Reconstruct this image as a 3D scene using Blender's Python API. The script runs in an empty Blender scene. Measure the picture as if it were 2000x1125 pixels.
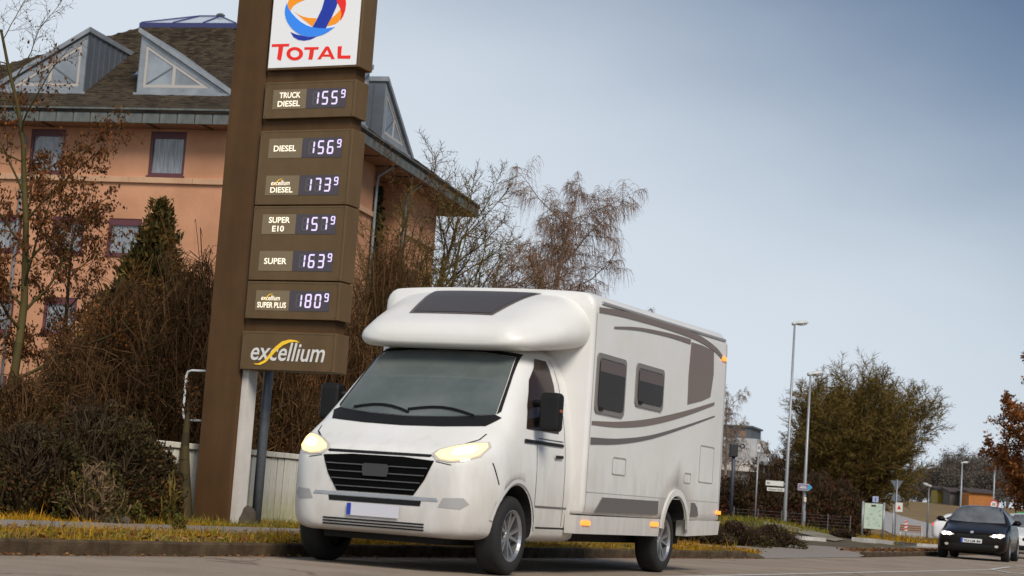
import bpy, bmesh, math, random
import numpy as np
from mathutils import Vector, Matrix
from mathutils.geometry import tessellate_polygon, delaunay_2d_cdt
from mathutils.bvhtree import BVHTree

SC = bpy.context.scene
COL = SC.collection
# ------------------------------------------------------------------ camera
FPX, PITCH, ROLL, HC = 3583.0, 0.1155, 0.0702, 0.6633      # in pixels of a 2000 x 1125 picture
cam_d = bpy.data.cameras.new('camera')
cam = bpy.data.objects.new('camera', cam_d)
COL.objects.link(cam)
SC.camera = cam
cam_d.sensor_fit = 'HORIZONTAL'
cam_d.sensor_width = 36.0
cam_d.lens = FPX / 2000.0 * 36.0
cam_d.clip_start = 0.1
cam_d.clip_end = 6000.0
cam_d.dof.use_dof = True
cam_d.dof.focus_distance = 24.0
cam_d.dof.aperture_fstop = 4.0
_fw = Vector((0, math.cos(PITCH), math.sin(PITCH)))
_up = Vector((0, -math.sin(PITCH), math.cos(PITCH)))
_rt = Vector((1, 0, 0))
_r2 = _rt * math.cos(ROLL) + _up * math.sin(ROLL)
_u2 = -_rt * math.sin(ROLL) + _up * math.cos(ROLL)
cam.matrix_world = Matrix(((_r2.x, _u2.x, -_fw.x, 0), (_r2.y, _u2.y, -_fw.y, 0), (_r2.z, _u2.z, -_fw.z, HC), (0, 0, 0, 1)))
# ------------------------------------------------------------------ world, sun, exposure
SUN_EL, SUN_AZ = math.radians(42), math.radians(156)      # azimuth from +Y towards +X
world = bpy.data.worlds.new('World')
SC.world = world
world.use_nodes = True
_nt = world.node_tree
_nt.nodes.clear()
_out = _nt.nodes.new('ShaderNodeOutputWorld')
_bg = _nt.nodes.new('ShaderNodeBackground')
_sky = _nt.nodes.new('ShaderNodeTexSky')
_sky.sky_type = 'NISHITA'
_sky.sun_disc = False
_sky.sun_elevation = SUN_EL
_sky.sun_rotation = SUN_AZ
_sky.air_density = 1.0
_sky.dust_density = 1.0
_sky.ozone_density = 1.5
_tc = _nt.nodes.new('ShaderNodeTexCoord')
_mp = _nt.nodes.new('ShaderNodeMapping')
_mp.inputs['Scale'].default_value = (1.6, 1.6, 4.0)
_mp.inputs['Rotation'].default_value = (0.0, 0.35, 0.3)
_nz = _nt.nodes.new('ShaderNodeTexNoise')
_nz.inputs['Scale'].default_value = 1.3
_nz.inputs['Detail'].default_value = 5.0
_nz.inputs['Roughness'].default_value = 0.45
# a bank of thin cloud over the horizon and the left, thinning out upwards and to the right
_dot = _nt.nodes.new('ShaderNodeVectorMath')
_dot.operation = 'DOT_PRODUCT'
_dot.inputs[1].default_value = (0.53, 0.0, 0.85)
_add = _nt.nodes.new('ShaderNodeMath')
_add.operation = 'MULTIPLY_ADD'
_add.inputs[1].default_value = 0.22
_cr = _nt.nodes.new('ShaderNodeMapRange')
_cr.inputs['From Min'].default_value = 0.225
_cr.inputs['From Max'].default_value = 0.52
_cr.inputs['To Min'].default_value = 0.96
_cr.inputs['To Max'].default_value = 0.05
_cr.interpolation_type = 'SMOOTHSTEP'
_mx = _nt.nodes.new('ShaderNodeMix')
_mx.data_type = 'RGBA'
_mx.inputs['B'].default_value = (4.45, 4.9, 5.4, 1)           # thin even cloud
_bg.inputs['Strength'].default_value = 0.074
_nt.links.new(_tc.outputs['Generated'], _mp.inputs['Vector'])
_nt.links.new(_mp.outputs['Vector'], _nz.inputs['Vector'])
_nt.links.new(_tc.outputs['Generated'], _dot.inputs[0])
_nt.links.new(_nz.outputs['Fac'], _add.inputs[0])
_nt.links.new(_dot.outputs['Value'], _add.inputs[2])
_nt.links.new(_add.outputs[0], _cr.inputs['Value'])
_nt.links.new(_cr.outputs['Result'], _mx.inputs['Factor'])
_dim = _nt.nodes.new('ShaderNodeVectorMath')
_dim.operation = 'MULTIPLY'
_dim.inputs[1].default_value = (0.28, 0.335, 0.39)         # clear sky dimmed and tinted bluer
_nt.links.new(_sky.outputs['Color'], _dim.inputs[0])
_nt.links.new(_dim.outputs['Vector'], _mx.inputs['A'])
_nt.links.new(_mx.outputs['Result'], _bg.inputs['Color'])
_nt.links.new(_bg.outputs['Background'], _out.inputs['Surface'])
sun_d = bpy.data.lights.new('sun', 'SUN')
sun_d.energy = 1.5
sun_d.angle = math.radians(24)
sun_d.color = (1.0, 0.92, 0.82)
sun = bpy.data.objects.new('sun', sun_d)
COL.objects.link(sun)
_sd = Vector((math.sin(SUN_AZ) * math.cos(SUN_EL), math.cos(SUN_AZ) * math.cos(SUN_EL), math.sin(SUN_EL)))
sun.rotation_euler = _sd.to_track_quat('Z', 'Y').to_euler()
SC.view_settings.view_transform = 'Standard'
SC.view_settings.look = 'None'
SC.view_settings.exposure = 1.08
SC.view_settings.gamma = 1.0
SC.render.engine = 'CYCLES'

# ------------------------------------------------------------------ helpers: pixels, frames
def ray(u, v):
    xr, yr = u - 1000.0, v - 562.5
    x = xr * math.cos(ROLL) + yr * math.sin(ROLL)
    up = xr * math.sin(ROLL) - yr * math.cos(ROLL)
    return Vector((x, FPX * math.cos(PITCH) - up * math.sin(PITCH), FPX * math.sin(PITCH) + up * math.cos(PITCH))) / FPX
EYE = Vector((0, 0, HC))
def at_depth(u, v, Y):
    d = ray(u, v)
    return EYE + d * (Y / d.y)
def on_ground(u, v, z=0.0):
    d = ray(u, v)
    return EYE + d * ((z - HC) / d.z)
TH = 1.13                                                   # direction of the road
U = Vector((math.cos(TH), math.sin(TH), 0))
N = Vector((-math.sin(TH), math.cos(TH), 0))
def RF(a, n, z=0.0):
    return Vector((a * U.x + n * N.x, a * U.y + n * N.y, z))

# ------------------------------------------------------------------ helpers: objects
def link(o, parent=None):
    COL.objects.link(o)
    if parent is not None:
        o.parent = parent
    return o
def tag(o, label=None, cat=None, group=None, kind=None):
    if label: o['label'] = label
    if cat: o['category'] = cat
    if group: o['group'] = group
    if kind: o['kind'] = kind
    return o
def thing(name, label, cat, loc=(0, 0, 0), rz=0.0, group=None):
    o = bpy.data.objects.new(name, None)
    o.empty_display_size = 0.2
    COL.objects.link(o)
    o.location = loc
    o.rotation_euler = (0, 0, rz)
    return tag(o, label, cat, group)
def mesh_obj(name, me, mats, parent=None, smooth=False):
    if not isinstance(mats, (list, tuple)): mats = [mats]
    for m in mats: me.materials.append(m)
    if smooth:
        me.polygons.foreach_set('use_smooth', [True] * len(me.polygons))
    return link(bpy.data.objects.new(name, me), parent)
def copy_obj(o, parent=None, name=None):
    c = o.copy()
    if name: c.name = name
    COL.objects.link(c)
    c.parent = parent
    return c
def copy_tree(o, parent=None):
    c = copy_obj(o, parent)
    for ch in list(o.children): copy_tree(ch, c)
    return c

class MB:
    """collects shapes; build() links them as ONE mesh object"""
    def __init__(s):
        s.v = []; s.f = []; s.mi = []; s.cur = 0
    def add(s, vs, fs):
        k = len(s.v)
        s.v += [tuple(p) for p in vs]
        s.f += [tuple(i + k for i in f) for f in fs]
        s.mi += [s.cur] * len(fs)
        return s
    def box(s, x0, x1, y0, y1, z0, z1, M=None):
        vs = [Vector((x, y, z)) for z in (z0, z1) for y in (y0, y1) for x in (x0, x1)]
        if M is not None: vs = [M @ p for p in vs]
        return s.add(vs, [(0, 2, 3, 1), (4, 5, 7, 6), (0, 1, 5, 4), (2, 6, 7, 3), (0, 4, 6, 2), (1, 3, 7, 5)])
    def bevbox(s, x0, x1, y0, y1, z0, z1, b=0.01, M=None):
        bm = bmesh.new()
        bmesh.ops.create_cube(bm, size=1.0)
        for p in bm.verts:
            p.co = Vector(((x0 + x1) / 2 + p.co.x * (x1 - x0), (y0 + y1) / 2 + p.co.y * (y1 - y0), (z0 + z1) / 2 + p.co.z * (z1 - z0)))
        bmesh.ops.bevel(bm, geom=list(bm.edges), offset=b, segments=2, profile=0.5, affect='EDGES')
        return s.addbm(bm, M)
    def addbm(s, bm, M=None):
        bm.verts.index_update()
        vs = [(M @ p.co if M is not None else p.co.copy()) for p in bm.verts]
        fs = [[q.index for q in f.verts] for f in bm.faces]
        bm.free()
        return s.add(vs, fs)
    def tube(s, pts, r, n=8, cap=True):
        pts = [Vector(p) for p in pts]
        rs = r if isinstance(r, (list, tuple)) else [r] * len(pts)
        vs = []; fs = []
        prev = None
        for i, p in enumerate(pts):
            d = (pts[min(i + 1, len(pts) - 1)] - pts[max(i - 1, 0)]).normalized()
            if prev is None:
                a = d.orthogonal().normalized()
            else:
                a = (prev - d * prev.dot(d)).normalized()
            prev = a
            b = d.cross(a)
            for k in range(n):
                t = 2 * math.pi * k / n
                vs.append(p + (a * math.cos(t) + b * math.sin(t)) * rs[i])
        for i in range(len(pts) - 1):
            for k in range(n):
                k2 = (k + 1) % n
                fs.append((i * n + k, i * n + k2, (i + 1) * n + k2, (i + 1) * n + k))
        if cap:
            fs.append(tuple(range(n - 1, -1, -1)))
            fs.append(tuple(range((len(pts) - 1) * n, len(pts) * n)))
        return s.add(vs, fs)
    def lathe(s, prof, n=32, M=None):
        """prof: (r, h) pairs about the local Z axis"""
        vs = []; fs = []
        for r, h in prof:
            for k in range(n):
                t = 2 * math.pi * k / n
                vs.append(Vector((r * math.cos(t), r * math.sin(t), h)))
        for i in range(len(prof) - 1):
            for k in range(n):
                k2 = (k + 1) % n
                fs.append((i * n + k, i * n + k2, (i + 1) * n + k2, (i + 1) * n + k))
        if M is not None: vs = [M @ p for p in vs]
        return s.add(vs, fs)
    def prism(s, loops, fn, d0, d1):
        """loops: outline (and holes) of 2-D points; fn(x, y, d) -> 3-D; from depth d0 (front) to d1"""
        if not isinstance(loops[0][0], (tuple, list)): loops = [loops]
        flat = [p for l in loops for p in l]
        tris = tessellate_polygon([[Vector((p[0], p[1], 0)) for p in l] for l in loops])
        n = len(flat)
        vs = [fn(p[0], p[1], d0) for p in flat] + [fn(p[0], p[1], d1) for p in flat]
        fs = [tuple(t) for t in tris] + [tuple(i + n for i in reversed(t)) for t in tris]
        k = 0
        for l in loops:
            m = len(l)
            for i in range(m):
                j = (i + 1) % m
                fs.append((k + i, k + j, k + j + n, k + i + n))
            k += m
        return s.add(vs, fs)
    def mesh(s, name='m', fix=True):
        me = bpy.data.meshes.new(name)
        me.from_pydata(s.v, [], s.f)
        if any(s.mi): me.polygons.foreach_set('material_index', s.mi)
        if fix:
            bm = bmesh.new(); bm.from_mesh(me)
            bmesh.ops.recalc_face_normals(bm, faces=bm.faces)
            bm.to_mesh(me); bm.free()
        return me
    def build(s, name, mats, parent=None, smooth=False, fix=True):
        return mesh_obj(name, s.mesh(name, fix), mats, parent, smooth)

def np_mesh(name, V, F, mi=None):
    """V (n,3), F (m,k) uniform polygons -> mesh, fast"""
    V = np.ascontiguousarray(V, dtype=np.float32); F = np.ascontiguousarray(F, dtype=np.int32)
    m, k = F.shape
    me = bpy.data.meshes.new(name)
    me.vertices.add(len(V)); me.vertices.foreach_set('co', V.ravel())
    me.loops.add(m * k); me.loops.foreach_set('vertex_index', F.ravel())
    me.polygons.add(m)
    me.polygons.foreach_set('loop_start', np.arange(0, m * k, k, dtype=np.int32))
    if mi is not None: me.polygons.foreach_set('material_index', np.ascontiguousarray(mi, dtype=np.int32))
    me.update(calc_edges=True)
    return me

def np_tubes(segs, sides=4):
    """segs (n,8): p0 p1 r0 r1 -> V, F quads"""
    S = np.asarray(segs, dtype=np.float64)
    p0, p1, r0, r1 = S[:, :3], S[:, 3:6], S[:, 6], S[:, 7]
    d = p1 - p0; d /= np.maximum(np.linalg.norm(d, axis=1, keepdims=True), 1e-9)
    ref = np.where(np.abs(d[:, 2:3]) < 0.9, np.array([[0, 0, 1.0]]), np.array([[1.0, 0, 0]]))
    a = np.cross(d, ref); a /= np.linalg.norm(a, axis=1, keepdims=True)
    b = np.cross(d, a)
    n = len(S); V = np.zeros((n, 2 * sides, 3)); F = []
    for k in range(sides):
        t = 2 * math.pi * k / sides
        o = a * math.cos(t) + b * math.sin(t)
        V[:, k] = p0 + o * r0[:, None]; V[:, sides + k] = p1 + o * r1[:, None]
    base = (np.arange(n) * 2 * sides)[:, None]
    for k in range(sides):
        k2 = (k + 1) % sides
        F.append(base + np.array([[k, k2, sides + k2, sides + k]]))
    return V.reshape(-1, 3), np.concatenate(F, 0)

def np_ribbons(segs, rs):
    """thin twigs as single quads turned at random"""
    S = np.asarray(segs, dtype=np.float64)
    p0, p1, r0, r1 = S[:, :3], S[:, 3:6], S[:, 6:7], S[:, 7:8]
    d = p1 - p0; d /= np.maximum(np.linalg.norm(d, axis=1, keepdims=True), 1e-9)
    a = np.cross(d, rs.normal(size=d.shape)); a /= np.maximum(np.linalg.norm(a, axis=1, keepdims=True), 1e-9)
    n = len(S)
    V = np.stack([p0 - a * r0, p0 + a * r0, p1 + a * r1, p1 - a * r1], 1).reshape(-1, 3)
    return V, np.arange(n * 4).reshape(n, 4)

def np_leaves(P, size, rs, aspect=0.5, hang=0.0, axis=None, jit=1.0):
    """P (n,3) leaf centres -> rhombic leaf quads; axis (n,3) preferred long direction"""
    n = len(P)
    d = rs.normal(size=(n, 3)) * jit
    if axis is not None: d = d + axis
    d[:, 2] -= hang
    d /= np.maximum(np.linalg.norm(d, axis=1, keepdims=True), 1e-9)
    a = np.cross(d, rs.normal(size=(n, 3))); a /= np.maximum(np.linalg.norm(a, axis=1, keepdims=True), 1e-9)
    L = (size * rs.uniform(0.6, 1.35, size=n))[:, None]
    V = np.stack([P - d * L * 0.5, P + a * L * aspect * 0.5, P + d * L * 0.5, P - a * L * aspect * 0.5], 1).reshape(-1, 3)
    return V, np.arange(n * 4).reshape(n, 4)

# ------------------------------------------------------------------ helpers: materials
MATS = {}
def mat(name, col, rough=0.7, var=0.0, scale=6.0, col2=None, bump=0.0, bscale=None, metal=0.0, spec=0.5, emit=None, estr=0.0, coat=0.0, detail=6.0, stretch=None, lo=0.35, hi=0.65):
    if name in MATS: return MATS[name]
    m = bpy.data.materials.new(name); m.use_nodes = True
    nt = m.node_tree; b = nt.nodes['Principled BSDF']
    b.inputs['Base Color'].default_value = (*col, 1)
    b.inputs['Roughness'].default_value = rough
    b.inputs['Metallic'].default_value = metal
    b.inputs['Specular IOR Level'].default_value = spec
    if coat: b.inputs['Coat Weight'].default_value = coat; b.inputs['Coat Roughness'].default_value = 0.05
    if emit is not None:
        b.inputs['Emission Color'].default_value = (*emit, 1); b.inputs['Emission Strength'].default_value = estr
    if var > 0 or col2 is not None or bump > 0:
        tc = nt.nodes.new('ShaderNodeTexCoord'); vec = tc.outputs['Object']
        if stretch:
            mp = nt.nodes.new('ShaderNodeMapping'); mp.inputs['Scale'].default_value = stretch
            nt.links.new(vec, mp.inputs['Vector']); vec = mp.outputs['Vector']
        if var > 0 or col2 is not None:
            nz = nt.nodes.new('ShaderNodeTexNoise'); nz.inputs['Scale'].default_value = scale; nz.inputs['Detail'].default_value = detail
            nz.inputs['Roughness'].default_value = 0.6
            nt.links.new(vec, nz.inputs['Vector'])
            rp = nt.nodes.new('ShaderNodeValToRGB')
            c2 = col2 if col2 is not None else tuple(c * (1 - var) for c in col)
            c1 = col if col2 is not None else tuple(min(1, c * (1 + var)) for c in col)
            rp.color_ramp.elements[0].position = lo; rp.color_ramp.elements[0].color = (*c2, 1)
            rp.color_ramp.elements[1].position = hi; rp.color_ramp.elements[1].color = (*c1, 1)
            nt.links.new(nz.outputs['Fac'], rp.inputs['Fac']); nt.links.new(rp.outputs['Color'], b.inputs['Base Color'])
        if bump > 0:
            n2 = nt.nodes.new('ShaderNodeTexNoise'); n2.inputs['Scale'].default_value = bscale or scale * 4; n2.inputs['Detail'].default_value = 5
            nt.links.new(vec, n2.inputs['Vector'])
            bp = nt.nodes.new('ShaderNodeBump'); bp.inputs['Strength'].default_value = bump; bp.inputs['Distance'].default_value = 0.02
            nt.links.new(n2.outputs['Fac'], bp.inputs['Height']); nt.links.new(bp.outputs['Normal'], b.inputs['Normal'])
    MATS[name] = m
    return m

def leafmat(name, col, var=0.35, trans=0.25):
    """leaf, blade or twig: colour varies from piece to piece"""
    if name in MATS: return MATS[name]
    m = bpy.data.materials.new(name); m.use_nodes = True
    nt = m.node_tree; b = nt.nodes['Principled BSDF']
    b.inputs['Roughness'].default_value = 0.75
    b.inputs['Specular IOR Level'].default_value = 0.2
    g = nt.nodes.new('ShaderNodeNewGeometry')
    rp = nt.nodes.new('ShaderNodeValToRGB')
    rp.color_ramp.elements[0].color = (*[c * (1 - var) for c in col], 1)
    rp.color_ramp.elements[1].color = (*[min(1, c * (1 + var)) for c in col], 1)
    nt.links.new(g.outputs['Random Per Island'], rp.inputs['Fac'])
    nt.links.new(rp.outputs['Color'], b.inputs['Base Color'])
    if trans:
        t = nt.nodes.new('ShaderNodeBsdfTranslucent'); nt.links.new(rp.outputs['Color'], t.inputs['Color'])
        ms = nt.nodes.new('ShaderNodeMixShader'); ms.inputs['Fac'].default_value = trans
        nt.links.new(b.outputs['BSDF'], ms.inputs[1]); nt.links.new(t.outputs['BSDF'], ms.inputs[2])
        nt.links.new(ms.outputs['Shader'], nt.nodes['Material Output'].inputs['Surface'])
    MATS[name] = m
    return m

# ------------------------------------------------------------------ helpers: lettering
def text2d(txt, width=None, height=None, bold=0.0, shear=0.0, cx=0.0, cy=0.0, align_left=False):
    """built-in font -> (verts 2-D, faces), fitted into width x height, centred on (cx, cy)"""
    cu = bpy.data.curves.new('t', 'FONT'); cu.body = txt; cu.size = 1.0; cu.offset = bold; cu.resolution_u = 3
    ob = bpy.data.objects.new('t', cu); COL.objects.link(ob)
    dg = bpy.context.evaluated_depsgraph_get()
    me = bpy.data.meshes.new_from_object(ob.evaluated_get(dg))
    V = np.array([p.co[:2] for p in me.vertices]); F = [tuple(p.vertices) for p in me.polygons]
    bpy.data.objects.remove(ob); bpy.data.curves.remove(cu); bpy.data.meshes.remove(me)
    V[:, 0] += V[:, 1] * shear
    mn, mxx = V.min(0), V.max(0); sz = mxx - mn
    sx = width / sz[0] if width else None; sy = height / sz[1] if height else None
    if sx is None: sx = sy
    if sy is None: sy = sx
    V = (V - (mn + mxx) / 2) * np.array([sx, sy])
    V += np.array([cx, cy])
    return V, F
def add_text(mb, txt, fn, d, **kw):
    V, F = text2d(txt, **kw)
    return mb.add([fn(x, y, d) for x, y in V], F)
# ================================================================== the setting
rs = np.random.default_rng(7)
rnd = random.Random(11)
def sst(x, a, b):
    t = np.clip((x - a) / (b - a), 0, 1)
    return t * t * (3 - 2 * t)
def road_edge(a):
    return np.where(a < 30.2, 9.2, np.where(a < 39, 9.2 + (a - 30.2) / 8.8 * 0.5, 9.7 + (a - 39) * 0.075))
_mc = at_depth(1452, 1013, 60)
def H(x, y):
    """height of the land beyond the kerb"""
    x = np.asarray(x, float); y = np.asarray(y, float)
    a = x * U.x + y * U.y; n = x * N.x + y * N.y
    h = 0.08 + 0 * x
    far = sst(y, 112, 150) * (y - 116) * 0.035
    far = np.where(y > 235, 119 * 0.035 + (y - 235) * 0.008, far)
    h = h + np.maximum(far, 0) * sst(n, 13, 24)
    rx, ry = (x - _mc.x), (y - _mc.y)
    h = h + 0.54 * np.exp(-(rx / 3.0) ** 2 - (ry / 8.0) ** 2)
    return h
def on_land(u, v, dz=0.0, lo=18.0):
    d = ray(u, v); t = lo
    while t < 1200:
        p = EYE + d * t
        if p.z < float(H(p.x, p.y)) + dz: break
        t *= 1.004
    p = EYE + d * t
    p.z = float(H(p.x, p.y)) + dz
    return p

M_earth = mat('earth', (0.10, 0.075, 0.035), 0.95, scale=1.2, col2=(0.055, 0.04, 0.02), bump=0.6, bscale=9)
M_field = mat('meadow', (0.20, 0.14, 0.045), 0.95, scale=0.25, col2=(0.15, 0.085, 0.035), bump=0.5, bscale=3)
M_asph = mat('asphalt', (0.43, 0.345, 0.27), 0.9, scale=45, col2=(0.25, 0.198, 0.152), bump=0.5, bscale=260, detail=9, spec=0.2, lo=0.25, hi=0.75)
def weather(m, sc, dark, crack=0.0):
    # broad patches, grit and fine cracks over the base colour
    nt = m.node_tree; b = nt.nodes['Principled BSDF']; src = b.inputs['Base Color'].links[0].from_socket
    tc = nt.nodes.new('ShaderNodeTexCoord'); nz = nt.nodes.new('ShaderNodeTexNoise'); nz.inputs['Scale'].default_value = sc; nz.inputs['Detail'].default_value = 7; nz.inputs['Roughness'].default_value = 0.65
    nt.links.new(tc.outputs['Object'], nz.inputs['Vector'])
    rp = nt.nodes.new('ShaderNodeValToRGB'); rp.color_ramp.elements[0].position = 0.32; rp.color_ramp.elements[0].color = (dark, dark, dark * 0.96, 1); rp.color_ramp.elements[1].position = 0.62
    nt.links.new(nz.outputs['Fac'], rp.inputs['Fac'])
    mx = nt.nodes.new('ShaderNodeMix'); mx.data_type = 'RGBA'; mx.blend_type = 'MULTIPLY'; mx.inputs['Factor'].default_value = 1.0
    nt.links.new(src, mx.inputs['A']); nt.links.new(rp.outputs['Color'], mx.inputs['B']); out = mx.outputs['Result']
    if crack:
        vo = nt.nodes.new('ShaderNodeTexVoronoi'); vo.feature = 'DISTANCE_TO_EDGE'; vo.inputs['Scale'].default_value = crack
        n2 = nt.nodes.new('ShaderNodeTexNoise'); n2.inputs['Scale'].default_value = 1.5; n2.inputs['Detail'].default_value = 6
        nt.links.new(tc.outputs['Object'], n2.inputs['Vector'])
        ad = nt.nodes.new('ShaderNodeVectorMath'); ad.operation = 'MULTIPLY_ADD'; ad.inputs[1].default_value = (0.9, 0.9, 0.9)
        nt.links.new(n2.outputs['Color'], ad.inputs[0]); nt.links.new(tc.outputs['Object'], ad.inputs[2]); nt.links.new(ad.outputs['Vector'], vo.inputs['Vector'])
        r2 = nt.nodes.new('ShaderNodeValToRGB'); r2.color_ramp.elements[0].position = 0.0; r2.color_ramp.elements[0].color = (0.45, 0.42, 0.4, 1); r2.color_ramp.elements[1].position = 0.012
        nt.links.new(vo.outputs['Distance'], r2.inputs['Fac'])
        m2 = nt.nodes.new('ShaderNodeMix'); m2.data_type = 'RGBA'; m2.blend_type = 'MULTIPLY'; m2.inputs['Factor'].default_value = 0.8
        nt.links.new(out, m2.inputs['A']); nt.links.new(r2.outputs['Color'], m2.inputs['B']); out = m2.outputs['Result']
    nt.links.new(out, b.inputs['Base Color'])
weather(M_asph, 0.8, 0.74, 0.22)
M_walk = mat('footpath_asphalt', (0.30, 0.255, 0.22), 0.9, scale=35, col2=(0.19, 0.17, 0.15), bump=0.4, bscale=150, spec=0.25)
M_kerb = mat('kerb_concrete', (0.105, 0.072, 0.042), 0.92, scale=5, col2=(0.045, 0.030, 0.016), bump=0.5, bscale=60, spec=0.2)
M_line = mat('road_paint', (0.62, 0.60, 0.56), 0.8, scale=14, col2=(0.36, 0.34, 0.31), bump=0.2, bscale=80)

# ---- ground sheet
al = np.concatenate([np.linspace(-60, 4, 9), np.linspace(5, 110, 106), np.linspace(114, 300, 40), np.linspace(320, 700, 14), np.linspace(900, 3500, 8)])
nl = np.concatenate([np.linspace(-700, -20, 8), np.array([-10, 0, 5, 9.18, 9.26, 9.4]), np.linspace(10, 60, 62), np.linspace(64, 200, 40), np.linspace(230, 1800, 16)])
AA, NN = np.meshgrid(al, nl, indexing='ij')
X = AA * U.x + NN * N.x; Y = AA * U.y + NN * N.y
Z = H(X, Y)
lowlim = np.where(AA < 30.3, 9.2, road_edge(AA) + 1.2)
Z = np.where(NN < lowlim, -0.07, Z)
V = np.stack([X, Y, Z], -1).reshape(-1, 3)
ia = np.arange(len(al) - 1)[:, None] * len(nl) + np.arange(len(nl) - 1)[None]
Fq = np.stack([ia, ia + len(nl), ia + len(nl) + 1, ia + 1], -1).reshape(-1, 4)
cy = V[Fq].mean(1)
me = np_mesh('ground', V, Fq, (cy[:, 1] > 92).astype(int))
tag(mesh_obj('ground', me, [M_earth, M_field], smooth=True), kind='structure')

def strip(name, rows, m, kind='structure', parent=None):
    """rows of points -> sheet"""
    V = np.array([[tuple(p) for p in r] for r in rows]); k, n = V.shape[:2]
    i = np.arange(k - 1)[:, None] * n + np.arange(n - 1)[None]
    F = np.stack([i, i + 1, i + n + 1, i + n], -1).reshape(-1, 4)
    o = mesh_obj(name, np_mesh(name, V.reshape(-1, 3), F), m, parent)
    bm = bmesh.new(); bm.from_mesh(o.data); bmesh.ops.recalc_face_normals(bm, faces=bm.faces)
    if sum(f.normal.z for f in bm.faces) < 0: bmesh.ops.reverse_faces(bm, faces=bm.faces)
    bm.to_mesh(o.data); bm.free()
    return tag(o, kind=kind) if kind else o

# ---- road, footpath, side path
as_ = np.concatenate([np.linspace(-60, 29, 30), np.linspace(30, 80, 51), np.linspace(90, 600, 20)])
strip('road', [[RF(a, n, 0) for a in as_] for n in (-14, -4, 3)] + [[RF(a, float(road_edge(a)) + 0.04, 0) for a in as_]], M_asph)
w_as = np.linspace(-30, 31.5, 60)
strip('footpath', [[RF(a, 11.1 + 0.03 * math.sin(a * 0.9), 0.112) for a in w_as], [RF(a, 12.0, 0.118) for a in w_as], [RF(a, 12.82 + 0.03 * math.sin(a * 1.3), 0.108) for a in w_as]], M_walk)
p_as = np.linspace(30.4, 75, 50)
def path_far(a):
    return 11.15 + (a - 30) * 0.002 if a < 38 else 11.2 + (a - 38) * 0.085
strip('side_path', [[RF(a, float(road_edge(a)) + 0.02, 0.006 if a < 39.2 else 0.05) for a in p_as],
                    [RF(a, float(road_edge(a)) + 0.32, 0.07 if a < 39.2 else 0.1) for a in p_as],
                    [RF(a, path_far(a) + 0.6, 0.104) for a in p_as]], M_walk)
# ---- painted lines
def line(name, p, q, w):
    d = (q - p).normalized(); s = Vector((-d.y, d.x, 0)) * w / 2
    k = max(2, int((q - p).length / 2))
    o = strip(name, [[p.lerp(q, i / k) + s for i in range(k + 1)], [p.lerp(q, i / k) - s for i in range(k + 1)]], M_line)
    return o
line('lane_line', RF(-10, 6.55, 0.005), RF(36.4, 6.55, 0.005), 0.12)
_v = RF(36.4, 6.55, 0.005)
_q1, _q2 = on_ground(1968, 1108.5, 0), on_ground(1970, 1119, 0)
_q1.z = _q2.z = 0.0095
_v.z = 0.0095
line('lane_line', _v, _q1 + (_q1 - _v) * 0.2, 0.12)
line('lane_line', _v, _q2 + (_q2 - _v) * 0.2, 0.12)
for (u0, v0, u1, v1) in ((1984, 1107, 2040, 1104), (1988, 1120, 2030, 1127)):
    a_, b_ = on_ground(u0, v0, 0), on_ground(u1, v1, 0)
    a_.z = b_.z = 0.0095
    line('lane_line', a_, b_, 0.12)

# ---- kerb of single stones
kerb = tag(bpy.data.objects.new('kerb', None), kind='structure'); COL.objects.link(kerb)
def stone_mesh(L, h1, h0, seed):
    m = MB(); r = random.Random(seed)
    w = 0.13; b = 0.016
    prof0 = [(0, -0.12), (0, h0 - b), (b, h0), (w, h0), (w, -0.12)]
    prof1 = [(0, -0.12), (0, h1 - b), (b, h1), (w, h1), (w, -0.12)]
    vs = []; K = 4
    for i in range(K + 1):
        t = i / K
        for (n0, z0), (n1, z1) in zip(prof0, prof1):
            j = 0.003 if 0 < i < K else 0.0
            vs.append((t * L, n0 + (n1 - n0) * t + r.uniform(-j, j), z0 + (z1 - z0) * t + r.uniform(-j, j)))
    fs = []
    for i in range(K):
        for k in range(5):
            k2 = (k + 1) % 5
            fs.append((i * 5 + k, i * 5 + k2, (i + 1) * 5 + k2, (i + 1) * 5 + k))
    fs += [tuple(range(5)), tuple(range(K * 5 + 4, K * 5 - 1, -1))]
    return m.add(vs, fs).mesh('kerb_stone')
KM = [stone_mesh(0.984, 0.118, 0.118, i) for i in range(4)]
for me in KM: me.materials.append(M_kerb)
KD = [stone_mesh(0.992, 0.06, 0.118, 9), stone_mesh(0.992, 0.012, 0.06, 10)]
for me in KD: me.materials.append(M_kerb)
rz = math.atan2(U.y, U.x)
a = 8.32
j1 = on_ground(32, 1083, 0); a0 = j1.dot(U)
for i in range(-6, 18):
    a = a0 + i
    if a > 28.6: break
    o = bpy.data.objects.new('kerb_stone', KM[i % 4]); COL.objects.link(o); o.parent = kerb
    o.location = RF(a, 9.2 + rnd.uniform(-0.004, 0.004), rnd.uniform(-0.004, 0.004)); o.rotation_euler = (0, 0, rz + rnd.uniform(-0.003, 0.003))
for me in KD:
    o = bpy.data.objects.new('kerb_stone', me); COL.objects.link(o); o.parent = kerb
    o.location = RF(a, 9.2, 0); o.rotation_euler = (0, 0, rz); a += 1
a = 39.3; k = 0
while a < 72:
    n0, n1 = float(road_edge(a)), float(road_edge(a + 1))
    o = bpy.data.objects.new('kerb_stone', KM[k % 4]); COL.objects.link(o); o.parent = kerb
    o.location = RF(a, n0, -0.01); o.rotation_euler = (0, 0, rz + math.atan2(n1 - n0, 1)); a += 1; k += 1

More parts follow.
